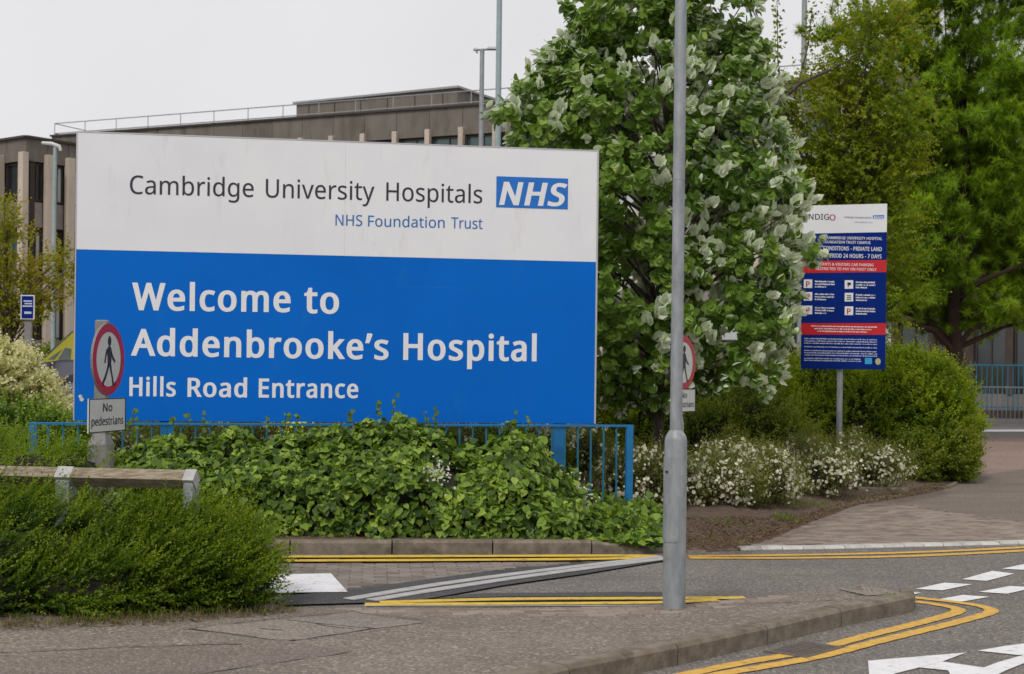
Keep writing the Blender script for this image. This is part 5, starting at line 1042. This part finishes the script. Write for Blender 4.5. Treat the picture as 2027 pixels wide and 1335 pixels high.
# lime coloured low shrub behind the rail
LB = [pxblob(50, 930, 12.2, 110, .5, rpy=38), pxblob(150, 925, 12.4, 65, .4, rpy=32), pxblob(-80, 915, 12.2, 110, .5, rpy=52), pxblob(5, 895, 13.2, 55, .4, rpy=32)]
small_shrub('lime_shrub', LB, 2600, 'yellow green shrub filling the gap behind the knee rail', zmin=.1, mt=lf_lime, sz=.03, length=.15, nl=9)
# cream variegated shrub
CB = [pxblob(5, 765, 16.8, 62, .8, rpy=68), pxblob(52, 800, 16.8, 44, .6, rpy=48), pxblob(-80, 765, 16.8, 100, .9, rpy=85), pxblob(102, 832, 16.6, 32, .4, rpy=30)]
small_shrub('variegated_shrub', CB, 4200, 'tall cream and green variegated shrub left of the big sign', zmin=.1, mt=lf_cream, sz=.06, length=.17, nl=9, bias=(0, 0, .3), tpl='oval', corek=.66, clump=3, cj=.04, amp=.14)
CB2 = [pxblob(20, 865, 16.0, 100, .6, rpy=50), pxblob(105, 870, 15.9, 50, .5, rpy=30), pxblob(-120, 850, 16, 120, .6, rpy=70)]
small_shrub('broadleaf_shrub', CB2, 2600, 'mid green shrub below the cream variegated one', zmin=.1, mt=lf_ivy, sz=.055, length=.2, nl=8, tpl='oval')

# ------------------------------------------------------------------ ivy bank over the fence
crest = [(150, 925), (215, 905), (262, 885), (300, 880), (335, 874), (372, 868), (420, 870), (470, 866), (530, 858), (565, 850), (610, 858), (650, 850), (700, 842), (745, 834), (790, 824), (830, 830), (862, 842), (905, 880), (950, 884), (985, 866), (1015, 838), (1045, 842), (1075, 875), (1110, 925), (1150, 978), (1200, 1005), (1260, 1022), (1312, 1034)]
cx, cy = A([c[0] for c in crest], float), A([c[1] for c in crest], float)
ivy = thing('ivy_bank', (W(700, 900, 14).x, 14, .1), 'broad bank of bright green ivy below and before the big sign', 'ivy')
def ivy_surface(u, v):
    """u in px 150..1312, v 0 (kerb) .. 1 (crest) .. 1.35 (behind)"""
    cyu = np.interp(u, cx, cy); Zc = 14.35 + (u - 150) * .00095; Zb = np.full_like(u, 13.5)
    hz = PY + (u - PX) * ROLL; zc = EYE - (cyu - hz) / F * Zc; z0 = .11
    vv = np.clip(v, 0, 1); over = np.clip(v - 1, 0, 1)
    Y_ = Zb + (Zc - Zb) * vv ** 1.5 + over * 1.6; z = z0 + (zc - z0) * (1 - (1 - vv) ** 1.7) - over * .9
    X_ = (u - PX) / F * Zb + ((u - PX) / F * Zc - (u - PX) / F * Zb) * vv
    return np.stack([X_, Y_, z], 1)
def ivy_pts(n, jit):
    u = RNG.uniform(150, 1315, n); v = RNG.random(n) ** .8 * 1.3; P = ivy_surface(u, v); e = 1e-2
    du = ivy_surface(u + 3, v) - P; dv = ivy_surface(u, v + e) - P; N = nrm(np.cross(du, dv)); N = np.where((N[:, 1:2] > .3) & (v[:, None] < 1), -N, N); N[:, 2] = np.abs(N[:, 2])
    lm = lump(P, 4.2, 2) * .12 + lump(P, 10, 5) * .07; return P + N * (lm - np.abs(jit))[:, None], N, v
n = 23000; P, N, v = ivy_pts(n, RNG.exponential(.06, n)); kp = (lump(P, 7.5, 3) > -.38) | (RNG.random(n) < .25); P, N, v = P[kp], N[kp], v[kp]; n = len(P); S = RNG.uniform(.04, .098, n); P[:, 2] = np.maximum(P[:, 2], .12)
D = nrm(A([0, -.25, -.75]) + RNG.normal(size=P.shape) * .5 + N * .25); LN = nrm(N * .8 + A([0, -.15, .55]) + RNG.normal(size=P.shape) * .38)
sc_ = -(P - ivy_surface(np.full(n, 700.), np.full(n, .5))).dot(A([0, -1., 0])) * 0 + RNG.random(n) * .35 - S * 9 - (N * 0)[:, 0]
vis = (v < 1.0) & (P[:, 0] > -2.4); sc_ = np.where(vis, sc_ + P[:, 1] * .12, 99)
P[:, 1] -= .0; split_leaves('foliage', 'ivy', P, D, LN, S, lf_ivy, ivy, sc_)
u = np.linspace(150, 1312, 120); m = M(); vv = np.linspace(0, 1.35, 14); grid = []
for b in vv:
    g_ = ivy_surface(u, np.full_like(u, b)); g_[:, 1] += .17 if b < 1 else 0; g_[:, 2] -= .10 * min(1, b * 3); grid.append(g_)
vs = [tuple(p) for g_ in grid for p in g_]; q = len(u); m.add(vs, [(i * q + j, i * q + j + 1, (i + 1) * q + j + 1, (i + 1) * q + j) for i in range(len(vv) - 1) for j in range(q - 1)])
obj('shade_underlay', m, core_m, ivy, smooth=True, kind='stuff')  # filler sheet under the ivy leaves, dark colour stands for shade in the gaps
# sprays standing above the crest
for (px, yb, yt, dx) in ((778, 815, 788, 4), (752, 822, 800, -3), (862, 836, 812, 3), (845, 836, 818, -2), (1018, 836, 822, 3), (372, 838, 818, 2), (345, 850, 828, -3), (400, 846, 822, 5), (565, 835, 816, 2), (590, 840, 822, -2), (262, 868, 815, 3), (690, 833, 815, 3), (530, 842, 824, 1), (1045, 840, 826, 3)):
    Z = 14.35 + (px - 150) * .00095; a, b = W(px, yb + 6, Z), W(px + dx, yt, Z - .05); m = M(); m.tube([a, b], .003, 4); obj('shoot', m, twig_m, ivy)
    k = max(4, int((b - a).length / .022)); t = np.linspace(.1, 1, k); PP = A(a) + t[:, None] * A(b - a) + RNG.normal(size=(k, 3)) * .012
    foliage('foliage', 'ivy', PP, nrm(RNG.normal(size=(k, 3)) + A([0, -.2, -.3])), nrm(RNG.normal(size=(k, 3)) * .5 + A([0, -.8, .6])), RNG.uniform(.035, .055, k), lf_lime, ivy)
# low ivy carpet at the right end, near the lamp column
def carpet(name, poly_px, n, h, mt, label, sz, tpl='ivy', cat='ground cover', spreadz=.1):
    poly = [G(a, b, .1) for a, b in poly_px]; pl2 = [(p.x, p.y) for p in poly]; xs, ys = [p[0] for p in pl2], [p[1] for p in pl2]; P = []
    while len(P) < n:
        x, y = random.uniform(min(xs), max(xs)), random.uniform(min(ys), max(ys))
        if inside((x, y), pl2): P.append((x, y, bedz(x, y) + .02 + h * random.random() ** .7 * (.6 + .4 * math.sin(x * 5) * math.cos(y * 4))))
    P = A(P); root = thing(name, (sum(xs) / len(xs), sum(ys) / len(ys), .1), kind='stuff')
    k = len(P); foliage(name, tpl, P, nrm(RNG.normal(size=(k, 3)) + A([0, -.5, .2])), nrm(RNG.normal(size=(k, 3)) * .5 + A([0, -.3, 1])), RNG.uniform(sz * .7, sz * 1.2, k), mt, root); return root
carpet('low_ivy', [(1080, 1062), (1240, 1064), (1312, 1066), (1318, 1035), (1250, 1018), (1150, 1010), (1080, 1030)], 1500, .2, lf_ivy, '', .075)
# blossoms in the ivy and along the fence
def flowers(root, spots, per, sz, name='blossom', mt=petal_m, rad=.07):
    P = []
    for (px, py, Z, k) in spots:
        c = A(W(px, py, Z)); P.append(c + RNG.normal(size=(k, 3)) * rad)
    P = np.concatenate(P); k = len(P); foliage(name, 'petal', P, nrm(RNG.normal(size=(k, 3))), nrm(RNG.normal(size=(k, 3)) * .5 + A([0, -1, .6])), RNG.uniform(sz * .7, sz * 1.2, k), mt, root)
pale = leafmat('pale_blossom', [(.42, .38, .33), (.58, .54, .48), (.66, .62, .56)], nscale=5, trans=.2, spec=.2)
flowers(ivy, [(868, 930, 13.75, 45), (880, 945, 13.7, 20), (855, 942, 13.7, 18), (1148, 980, 14.6, 60), (1165, 995, 14.6, 45), (1135, 960, 14.8, 30), (1120, 945, 14.9, 18)], 1, .024, mt=pale, rad=.055)

# ------------------------------------------------------------------ flowering shrubs behind the fence and right of the lamp
def flowering(B, n, nf, label, zmin=.05, grp='white flowering shrubs in the bed'):
    root = thing('white_flowering_shrub', (B[0][0], B[0][1], zmin), label, 'shrub', grp)
    P, Nn = blobs_sample(B, n, .5, .34, 3, RNG.random() * 9, zmin=zmin); D = nrm(Nn * .6 + A([0, 0, .8]) + RNG.normal(size=P.shape) * .35)
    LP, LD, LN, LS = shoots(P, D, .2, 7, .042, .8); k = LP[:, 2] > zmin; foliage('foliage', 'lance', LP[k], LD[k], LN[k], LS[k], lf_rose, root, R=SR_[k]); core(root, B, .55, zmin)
    P, Nn = blobs_sample(B, nf, .2, .34, 3, RNG.random() * 9, zmin=zmin + .08, front=.5)
    P = np.repeat(P[::4], 4, 0); Nn = np.repeat(Nn[::4], 4, 0); P = P + RNG.normal(size=P.shape) * A([.045, .045, .035]); q = len(P); foliage('flowers', 'petal', P, nrm(RNG.normal(size=(q, 3))), nrm(Nn + RNG.normal(size=(q, 3)) * .5 + A([0, -.5, .3])), RNG.uniform(.028, .054, q), petal_m, root)
    m = M()
    for i in range(50): p = P[i * 3 % q]; m.tube([(B[0][0] + (p[0] - B[0][0]) * .6, p[1] + .1, zmin - .03), tuple(p)], [.006, .002], 4, caps=False)
    obj('stems', m, twig_m, root, kind='stuff'); return root
flowering([pxblob(1290, 955, 17.5, 60, .5, rpy=62), pxblob(1230, 950, 17.4, 60, .5, rpy=60)], 1500, 420, 'white flowering shrub between the fence end post and the lamp column')
flowering([pxblob(1160, 900, 17.8, 60, .5, rpy=62), pxblob(1090, 890, 17.6, 60, .5, rpy=50)], 1200, 380, 'white flowering shrub seen through the fence under the big sign corner')
flowering([pxblob(1415, 958, 17.6, 80, .6, rpy=66), pxblob(1360, 960, 17.4, 50, .5, rpy=62), pxblob(1440, 915, 18.2, 58, .5, rpy=44)], 2600, 900, 'tallest white flowering shrub just right of the lamp column')
flowering([pxblob(1520, 950, 18.0, 75, .6, rpy=66), pxblob(1470, 970, 17.5, 50, .5, rpy=46)], 2000, 650, 'white flowering shrub beside the bare soil and weeds')
flowering([pxblob(1630, 938, 19.5, 72, .6, rpy=52), pxblob(1590, 905, 20, 50, .5, rpy=45)], 1700, 560, 'white flowering shrub beneath the parking board pole')
flowering([pxblob(1730, 925, 20.8, 66, .6, rpy=46), pxblob(1690, 900, 21, 40, .5, rpy=40)], 1600, 520, 'rightmost white flowering shrub next to the manhole slab', )
flowering([pxblob(200, 890, 16.4, 170, .5, rpy=45), pxblob(480, 885, 16.5, 180, .5, rpy=45), pxblob(800, 880, 16.8, 180, .5, rpy=45)], 3000, 520, 'long low white flowering shrub behind the bars under the big sign')
small_shrub('screen_shrub', [pxblob(x, 905, 17.6, 120, .5, rpy=62) for x in (60, 220, 380, 540, 700, 860, 1010)], 4200, 'green shrub screening the ground behind the bars under the big sign', zmin=.08, mt=lf_dark, sz=.055, length=.22, nl=8, tpl='oval')
# ------------------------------------------------------------------ large shrubs behind
small_shrub('olive_shrub', [pxblob(1800, 830, 24.5, 105, 1.0, rpy=125), pxblob(1850, 860, 24.0, 75, .8, rpy=92), pxblob(1750, 760, 25.2, 62, .8, rpy=66), pxblob(1850, 790, 24.8, 62, .8, rpy=70)], 7000, 'big yellow olive shrub at the bend right of the parking board', zmin=.05, mt=lf_olive, sz=.055, length=.22, nl=9, bias=(0, 0, .3), tpl='oval', depth=.26, clump=3, cj=.05, amp=.10)
small_shrub('green_shrub', [pxblob(1690, 850, 24, 80, .8, rpy=100), pxblob(1610, 800, 24.6, 90, .9, rpy=95), pxblob(1560, 850, 23.6, 60, .7, rpy=72)], 5200, 'green shrub around the foot of the parking board pole', zmin=.05, mt=lf_olive, sz=.055, length=.22, nl=9, bias=(0, 0, .3), tpl='oval', clump=3, cj=.05, amp=.10)
small_shrub('dark_shrub', [pxblob(1870, 900, 23.4, 50, .6, rpy=58), pxblob(1800, 915, 23, 55, .6, rpy=45)], 2600, 'dark green lower shrub at the paved edge of the bend', zmin=.03, mt=lf_dark, sz=.05, length=.2, nl=8, tpl='oval', clump=3, cj=.04, amp=.1)
small_shrub('yellow_green_shrub', [pxblob(1250, 850, 21.5, 70, .7, rpy=85), pxblob(1310, 830, 22, 60, .7, rpy=75), pxblob(1200, 830, 22, 50, .7, rpy=70)], 3800, 'yellow green shrub behind the whitebeam trunk', zmin=.05, mt=lf_olive, sz=.05, length=.24, nl=9, bias=(0, 0, .5), tpl='oval')
small_shrub('deep_green_shrub', [pxblob(1480, 850, 21.5, 95, .8, rpy=75), pxblob(1400, 880, 21, 60, .6, rpy=60), pxblob(1540, 880, 21, 60, .6, rpy=55)], 3600, 'deep green shrub behind the white flowers right of the lamp', zmin=.05, mt=lf_dark, sz=.055, length=.24, nl=8, tpl='oval')
small_shrub('olive_shrub', [pxblob(1430, 800, 23.5, 75, .8, rpy=60), pxblob(1500, 770, 24, 60, .8, rpy=50), pxblob(1380, 820, 23, 50, .7, rpy=60)], 3400, 'yellow green shrub behind the second no pedestrians sign', zmin=.05, mt=lf_olive, sz=.05, length=.24, nl=9, bias=(0, 0, .5), tpl='oval')

# ------------------------------------------------------------------ whitebeam
ZW = 18.6
wb_ = thing('whitebeam_tree', G(1308, 1000, .1), 'leafy whitebeam tree with silvery leaf undersides behind the front lamp column', 'tree')
WB = [pxblob(1300, 190, ZW, 175), pxblob(1180, 235, ZW, 125), pxblob(1415, 200, ZW, 110), pxblob(1090, 235, ZW - .2, 92), pxblob(1025, 250, ZW - .3, 50, rpy=38), pxblob(1000, 240, ZW - .3, 34, rpy=26), pxblob(1105, 275, ZW - .1, 80, rpy=45), pxblob(1470, 330, ZW, 112), pxblob(1300, 380, ZW, 215), pxblob(1160, 420, ZW, 130), pxblob(1505, 450, ZW - .2, 98), pxblob(1570, 400, ZW - .3, 40), pxblob(1430, 540, ZW, 150), pxblob(1270, 560, ZW, 165), pxblob(1310, 680, ZW, 120), pxblob(1460, 660, ZW - .2, 90), pxblob(1200, 700, ZW, 95), pxblob(1240, 640, ZW, 120), pxblob(1220, 770, ZW, 42), pxblob(1530, 605, ZW - .3, 52, rpy=38), pxblob(1500, 725, ZW - .3, 45, rpy=48), pxblob(1400, 730, ZW - .1, 55, rpy=45), pxblob(1250, 30, ZW, 110), pxblob(1380, 0, ZW, 110), pxblob(1160, 90, ZW, 62), pxblob(1150, 22, ZW, 42), pxblob(1110, 150, ZW, 60), pxblob(1300, -110, ZW, 130), pxblob(1460, 110, ZW, 50), pxblob(1575, 505, ZW - .3, 42, rpy=55)]
n = 4500; P, Nn = blobs_sample(WB, n, .36, .32, 2.8, 1.5); kp = (lump(P, 3.4, 7) > -.30) | (RNG.random(n) < .2); P, Nn = P[kp], Nn[kp]; n = len(P); D = nrm(Nn * .9 + A([.1, -.3, .35]) + RNG.normal(size=P.shape) * .3)
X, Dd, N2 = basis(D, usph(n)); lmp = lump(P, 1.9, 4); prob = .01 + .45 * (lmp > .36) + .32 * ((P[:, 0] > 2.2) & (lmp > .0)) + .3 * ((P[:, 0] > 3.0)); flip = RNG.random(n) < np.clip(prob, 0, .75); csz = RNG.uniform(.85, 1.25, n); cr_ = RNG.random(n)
AL = {False: [[], [], [], [], []], True: [[], [], [], [], []]}
nl = 13
for i in range(nl):
    a = i * 2.4 + RNG.random(n) * .6; side = X * np.cos(a)[:, None] + N2 * np.sin(a)[:, None]
    for fl in (False, True):
        q = flip == fl
        if fl and i > 8: continue
        tilt = (.30 + .075 * i if fl else .35 + .115 * i) + RNG.normal(size=n) * .14
        ld = nrm(Dd * np.cos(tilt)[:, None] + side * np.sin(tilt)[:, None] + A([.25, 0, .55] if fl else [.05, -.1, -.55])); nn = nrm(np.cross(np.cross(ld, Dd), ld) + Dd * .3)
        if fl: nn = -nrm(nn * .7 + Dd * .6 + A([0, -.5, .1]))
        pos = P + Dd * ((.10 - .011 * i) + RNG.random(n) * .03)[:, None]; L5 = AL[fl]
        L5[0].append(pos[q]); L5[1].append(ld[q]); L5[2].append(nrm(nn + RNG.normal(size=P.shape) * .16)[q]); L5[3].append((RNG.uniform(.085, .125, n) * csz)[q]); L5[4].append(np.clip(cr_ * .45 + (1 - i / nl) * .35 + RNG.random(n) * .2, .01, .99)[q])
LP, LD, LN, LS, LR = map(np.concatenate, AL[False]); d_out = LP[:, 1] + RNG.random(len(LP)) * .6 - LS * 6 + np.where(LP[:, 0] < 1.0, np.where(LP[:, 2] < 4.4, 9, 0), 0)
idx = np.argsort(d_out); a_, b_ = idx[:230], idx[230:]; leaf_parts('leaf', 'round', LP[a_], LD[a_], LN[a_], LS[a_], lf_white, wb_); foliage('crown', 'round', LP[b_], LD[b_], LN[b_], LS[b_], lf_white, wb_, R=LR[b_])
LP, LD, LN, LS, LR = map(np.concatenate, AL[True]); d_out = LP[:, 1] + RNG.random(len(LP)) * .6 - LS * 6 + np.where(LP[:, 0] < 1.0, np.where(LP[:, 2] < 4.4, 9, 0), 0)
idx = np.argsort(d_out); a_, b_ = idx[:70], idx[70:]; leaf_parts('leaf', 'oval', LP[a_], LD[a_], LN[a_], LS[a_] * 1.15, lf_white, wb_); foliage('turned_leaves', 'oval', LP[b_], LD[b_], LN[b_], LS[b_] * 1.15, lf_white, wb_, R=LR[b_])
bt_ = W(1303, 820, ZW); tips = [tuple(Vector(b[:3]) + Vector((0, 0, b[5] * .5))) for b in WB] + [tuple(p) for p in P[:90]]
branches(wb_, (G(1308, 1000, .08).x, ZW, .05), tuple(W(1330, 20, ZW)), tips, .075, bark_m, wob=.05, kinks=7)
# ------------------------------------------------------------------ field maple (yellow green)
ZM = 26
mp = thing('field_maple', (W(1640, 740, ZM).x, ZM, 0), 'yellow green maple with reddish shoots between the whitebeam and pine', 'tree')
MB_ = [pxblob(1640, 290, ZM, 120), pxblob(1720, 200, ZM, 105), pxblob(1600, 360, ZM, 80), pxblob(1680, 430, ZM, 130), pxblob(1760, 330, ZM, 85), pxblob(1620, 520, ZM, 90), pxblob(1740, 540, ZM, 90), pxblob(1672, 140, ZM, 62), pxblob(1700, 620, ZM, 80), pxblob(1780, 60, ZM + .5, 60), pxblob(1555, 245, ZM, 36), pxblob(1720, 40, ZM, 40)]
n = 3000; P, Nn = blobs_sample(MB_, n, .7, .45, 1.7, 3); D = nrm(Nn * A([1, 1, .3]) * .8 + A([-.25, 0, .15]) + RNG.normal(size=P.shape) * A([.45, .45, .25])); LP, LD, LN, LS = shoots(P, D, .62, 13, .085, .8, curl=-.12); foliage('crown', 'maple', LP, LD, LN, LS, lf_maple, mp, R=SR_)
sp = [((1560, 260), (1540, 130), (1538, -10)), ((1525, 230), (1500, 110), (1478, 70)), ((1560, 240), (1600, 90), (1608, 18)), ((1490, 150), (1465, 130), (1452, 100)), ((1640, 200), (1760, 70), (1800, 10)), ((1600, 260), (1555, 205), (1545, 180)), ((1540, 260), (1530, 180), (1520, 120))]
m = M(); LPs = []
for a, b, c in sp:
    pts = [W(*a, ZM), W(*b, ZM), W(*c, ZM)]; m.tube(pts, [.02, .012, .004], 5, caps=False); k = 60; t = np.linspace(0, 1, k)[:, None]; q = (1 - t) ** 2 * A(pts[0]) + 2 * t * (1 - t) * (A(pts[1]) * 1.0) + t * t * A(pts[2]); q2 = np.where(t < .5, A(pts[0]) * (1 - 2 * t) + A(pts[1]) * 2 * t, A(pts[1]) * (2 - 2 * t) + A(pts[2]) * (2 * t - 1)); LPs.append(q2)
obj('shoots', m, bark_m, mp, kind='stuff'); q = np.repeat(np.concatenate(LPs), 3, 0); k = len(q); foliage('shoot_leaves', 'maple', q + RNG.normal(size=q.shape) * .06, usph(k), usph(k), RNG.uniform(.06, .11, k), lf_maple, mp)
branches(mp, (W(1650, 740, ZM).x, ZM, 0), tuple(W(1680, 120, ZM)), [tuple(b[:3]) for b in MB_] + [tuple(p) for p in P[:60]], .14, bark_m)
m = M(); m.tube([W(1530, 215, ZM - .4), W(1585, 165, ZM - .6), W(1640, 140, ZM - .7), W(1700, 110, ZM - .6)], [.035, .03, .025, .015], 7); obj('bare_limb', m, bark_m, mp, smooth=True)
# ------------------------------------------------------------------ pine
ZP = 37
pn = thing('pine_tree', (W(1893, 740, ZP).x, ZP, 0), 'large dense pine with dark trunk filling the upper right', 'tree')
PB = []
for (px, py, r) in [(1880, 60, 130), (1990, 120, 110), (1790, 150, 100), (1740, 40, 60), (1900, 250, 150), (2040, 300, 120), (1780, 330, 100), (1860, 420, 110), (1980, 450, 120), (1820, 540, 95), (1930, 590, 95), (2050, 580, 100), (1760, 610, 50), (1690, 60, 45), (1860, -60, 120), (2060, -20, 130), (2140, 200, 130), (2150, 480, 120), (1960, 20, 70), (2000, 640, 40), (1860, 640, 40), (1700, 240, 70), (1720, 420, 75), (1690, 560, 60), (1780, 240, 60), (1660, 480, 50), (1650, 330, 50), (1900, 490, 95), (1990, 560, 85), (1820, 460, 80), (2050, 480, 90), (1860, 570, 70)]:
    PB.append(pxblob(px, py, ZP + random.uniform(-1, 1), r, rpy=r * .62))
n = 5100; P, Nn = blobs_sample(PB, n // 6, .30, .42, 1.4, 6); P = np.repeat(P, 6, 0); Nn = np.repeat(Nn, 6, 0); P = P + RNG.normal(size=P.shape) * A([.24, .24, .13]) + Nn * RNG.uniform(-.1, .12, (n, 1)); up = A([0, 0, 1.0]); D = nrm(Nn * .8 + up * .55 + RNG.normal(size=P.shape) * .3)
k = 84; NP = np.repeat(P, k, 0); ND = nrm(np.repeat(D, k, 0) * .38 + usph(n * k)); tq = RNG.random(n * k); NP = NP + np.repeat(D, k, 0) * (tq * .22)[:, None]
foliage('crown', 'needle', NP, ND, nrm(usph(n * k) * .45 + np.repeat(D, k, 0) + up * .8 + A([0, -.4, 0])), np.repeat(RNG.uniform(.15, .27, n), k) * RNG.uniform(.7, 1.1, n * k), lf_pine, pn, R=np.clip(np.repeat(RNG.random(n), k) * .3 + tq * .55 + RNG.random(n * k) * .14, 0, .995))
branches(pn, (W(1893, 740, ZP).x, ZP, 0), tuple(W(1905, -40, ZP)), [b[:3] for b in PB[::2]] + [tuple(p) for p in P[:300:20]], .2, pinebark_m, kinks=8, wob=.12)
m = M()
m.tube([W(1888, 700, ZP), W(1850, 655, ZP - .2), W(1800, 640, ZP - .3), W(1750, 628, ZP - .4)], [.11, .09, .06, .04], 8); m.tube([W(1893, 690, ZP), W(1920, 655, ZP - .1), W(1950, 640, ZP - .1)], [.09, .06, .03], 8)
obj('lower_limbs', m, pinebark_m, pn, smooth=True, kind='stuff')
# second darker pine behind
ZQ = 48
pq = thing('pine_tree', (W(1912, 740, ZQ).x, ZQ, 0), 'second darker pine with paler trunk behind at the right edge', 'tree')
QB = [pxblob(px, py, ZQ, r, rpy=r * .7) for px, py, r in [(1960, 360, 110), (2080, 420, 110), (1850, 300, 110), (1780, 440, 100), (1930, 520, 100), (2070, 560, 90), (1840, 560, 80), (2010, 200, 120), (1720, 520, 80), (1700, 350, 90)]]
n = 2300; P, Nn = blobs_sample(QB, n, .55, .3, .8, 2); D = nrm(Nn * .8 + up * .55 + RNG.normal(size=P.shape) * .3); k = 30; NP = np.repeat(P, k, 0); ND = nrm(np.repeat(D, k, 0) * .7 + usph(n * k))
foliage('crown', 'needle', NP, ND, usph(n * k), np.repeat(RNG.uniform(.35, .55, n), k), lf_pine, pq)
branches(pq, (W(1912, 740, ZQ).x, ZQ, 0), tuple(W(1925, 120, ZQ)), [b[:3] for b in QB[::3]], .12, bark_m, kinks=6)
# ------------------------------------------------------------------ young tree at the far left
ZL = 29
yt = thing('young_tree', (W(20, 740, ZL).x, ZL, 0), 'thin young tree with sparse bronze green leaves at far left', 'tree')
LBB = [pxblob(10, 470, ZL, 55), pxblob(40, 560, ZL, 60), pxblob(110, 560, ZL, 50), pxblob(20, 620, ZL, 60), pxblob(-60, 540, ZL, 90), pxblob(125, 530, ZL, 34), pxblob(90, 610, ZL, 36, rpy=26), pxblob(8, 420, ZL, 26)]
n = 1100; P, Nn = blobs_sample(LBB, n, .7, .35, 1.6, 2); D = nrm(Nn * .7 + A([.2, 0, .4]) + RNG.normal(size=P.shape) * .5); LP, LD, LN, LS = shoots(P, D, .35, 7, .085, .8); foliage('crown', 'maple', LP, LD, LN, LS, lf_bronze, yt, R=SR_)
branches(yt, (W(20, 740, ZL).x, ZL, 0), tuple(W(15, 430, ZL)), [b[:3] for b in LBB] + [tuple(p) for p in P[:60]], .06, bark_m)
# hedge far behind at left to close the ground line
small_shrub('far_hedge', [pxblob(-60, 720, 55, 160, 1.2, rpy=22), pxblob(120, 722, 55, 120, 1.2, rpy=20)], 1600, 'low dark hedge at the foot of the side wing', zmin=0, mt=lf_dark, sz=.16, length=.5, nl=5, tpl='oval', cat='hedge')
# ------------------------------------------------------------------ litter, weeds, grass at edges
def scatter(name, polypx, n, mt, tpl, sz, zf_, root_kind='stuff', flat=1.0, z=.1):
    poly = [G(a, b, z) for a, b in polypx]; pl2 = [(p.x, p.y) for p in poly]; xs, ys = [p[0] for p in pl2], [p[1] for p in pl2]; P = []
    while len(P) < n:
        x, y = random.uniform(min(xs), max(xs)), random.uniform(min(ys), max(ys))
        if inside((x, y), pl2): P.append((x, y, zf_(x, y) + random.uniform(.004, .02)))
    P = A(P); k = len(P); root = thing(name, (P[0][0], P[0][1], 0), kind='stuff')
    if flat: D_, N_ = nrm(RNG.normal(size=(k, 3)) * A([1, 1, .25])), nrm(RNG.normal(size=(k, 3)) * .35 + A([0, 0, 1]))
    else: D_, N_ = nrm(RNG.normal(size=(k, 3)) * .4 + A([0, 0, 1])), usph(k)
    foliage(name, tpl, P, D_, N_, RNG.uniform(sz * .5, sz * 1.3, k), mt, root); return root
scatter('leaf_litter', [(1320, 1082), (1400, 1085), (1460, 1085), (1520, 1068), (1600, 1035), (1700, 998), (1790, 984), (1880, 966), (1860, 955), (1700, 985), (1560, 1015), (1330, 1035)], 8000, litter_m, 'lance', .04, bedz)
scatter('leaf_litter', [(520, 1068), (1310, 1069), (1310, 1058), (520, 1058)], 1500, litter_m, 'lance', .05, bedz)
def tufts(spots):
    for px, py, k, r in spots:
        c = G(px, py, .06); q = A([(c.x + random.gauss(0, r), c.y + random.gauss(0, r * .7), 0) for _ in range(k)]); q[:, 2] = [bedz(a[0], a[1]) for a in q]; root = thing('weeds', (c.x, c.y, 0), kind='stuff')
        foliage('weeds', 'lance', q, nrm(RNG.normal(size=(k, 3)) * .6 + A([0, 0, .8])), usph(k), RNG.uniform(.02, .065, k), grass_m, root)
tufts([(1562, 1024, 130, .10), (1580, 1028, 90, .09), (1548, 1030, 50, .06), (1605, 998, 80, .10), (1625, 1002, 40, .1), (1432, 1040, 60, .15), (1450, 1062, 50, .2), (1400, 1070, 40, .15), (1660, 995, 60, .2), (1720, 985, 60, .25), (1760, 982, 60, .25), (1830, 972, 60, .3), (1500, 1048, 40, .2)])
edge = [(0, 1243), (150, 1236), (300, 1228), (430, 1215), (560, 1200), (600, 1196), (560, 1186), (420, 1198), (200, 1215), (0, 1225)]
scatter('dry_grass', edge, 900, leafmat('straw', [(.07, .09, .02), (.16, .14, .05), (.26, .21, .10)], nscale=5, trans=.1, spec=.1), 'needle', .055, lambda x, y: pathz(x, y, .08), flat=0)
scatter('leaf_litter', edge, 700, litter_m, 'lance', .04, lambda x, y: pathz(x, y, .08))
scatter('kerb_grass', [(1745, 1184), (1772, 1186), (1775, 1182), (1750, 1180)], 60, grass_m, 'needle', .03, lambda x, y: .1, flat=0)
#scatter('kerb_grass', [(1640, 1196), (1670, 1192), (1665, 1188), (1640, 1191)], 90, grass_m, 'needle', .045, lambda x, y: pathz(x, y, .1), flat=0)
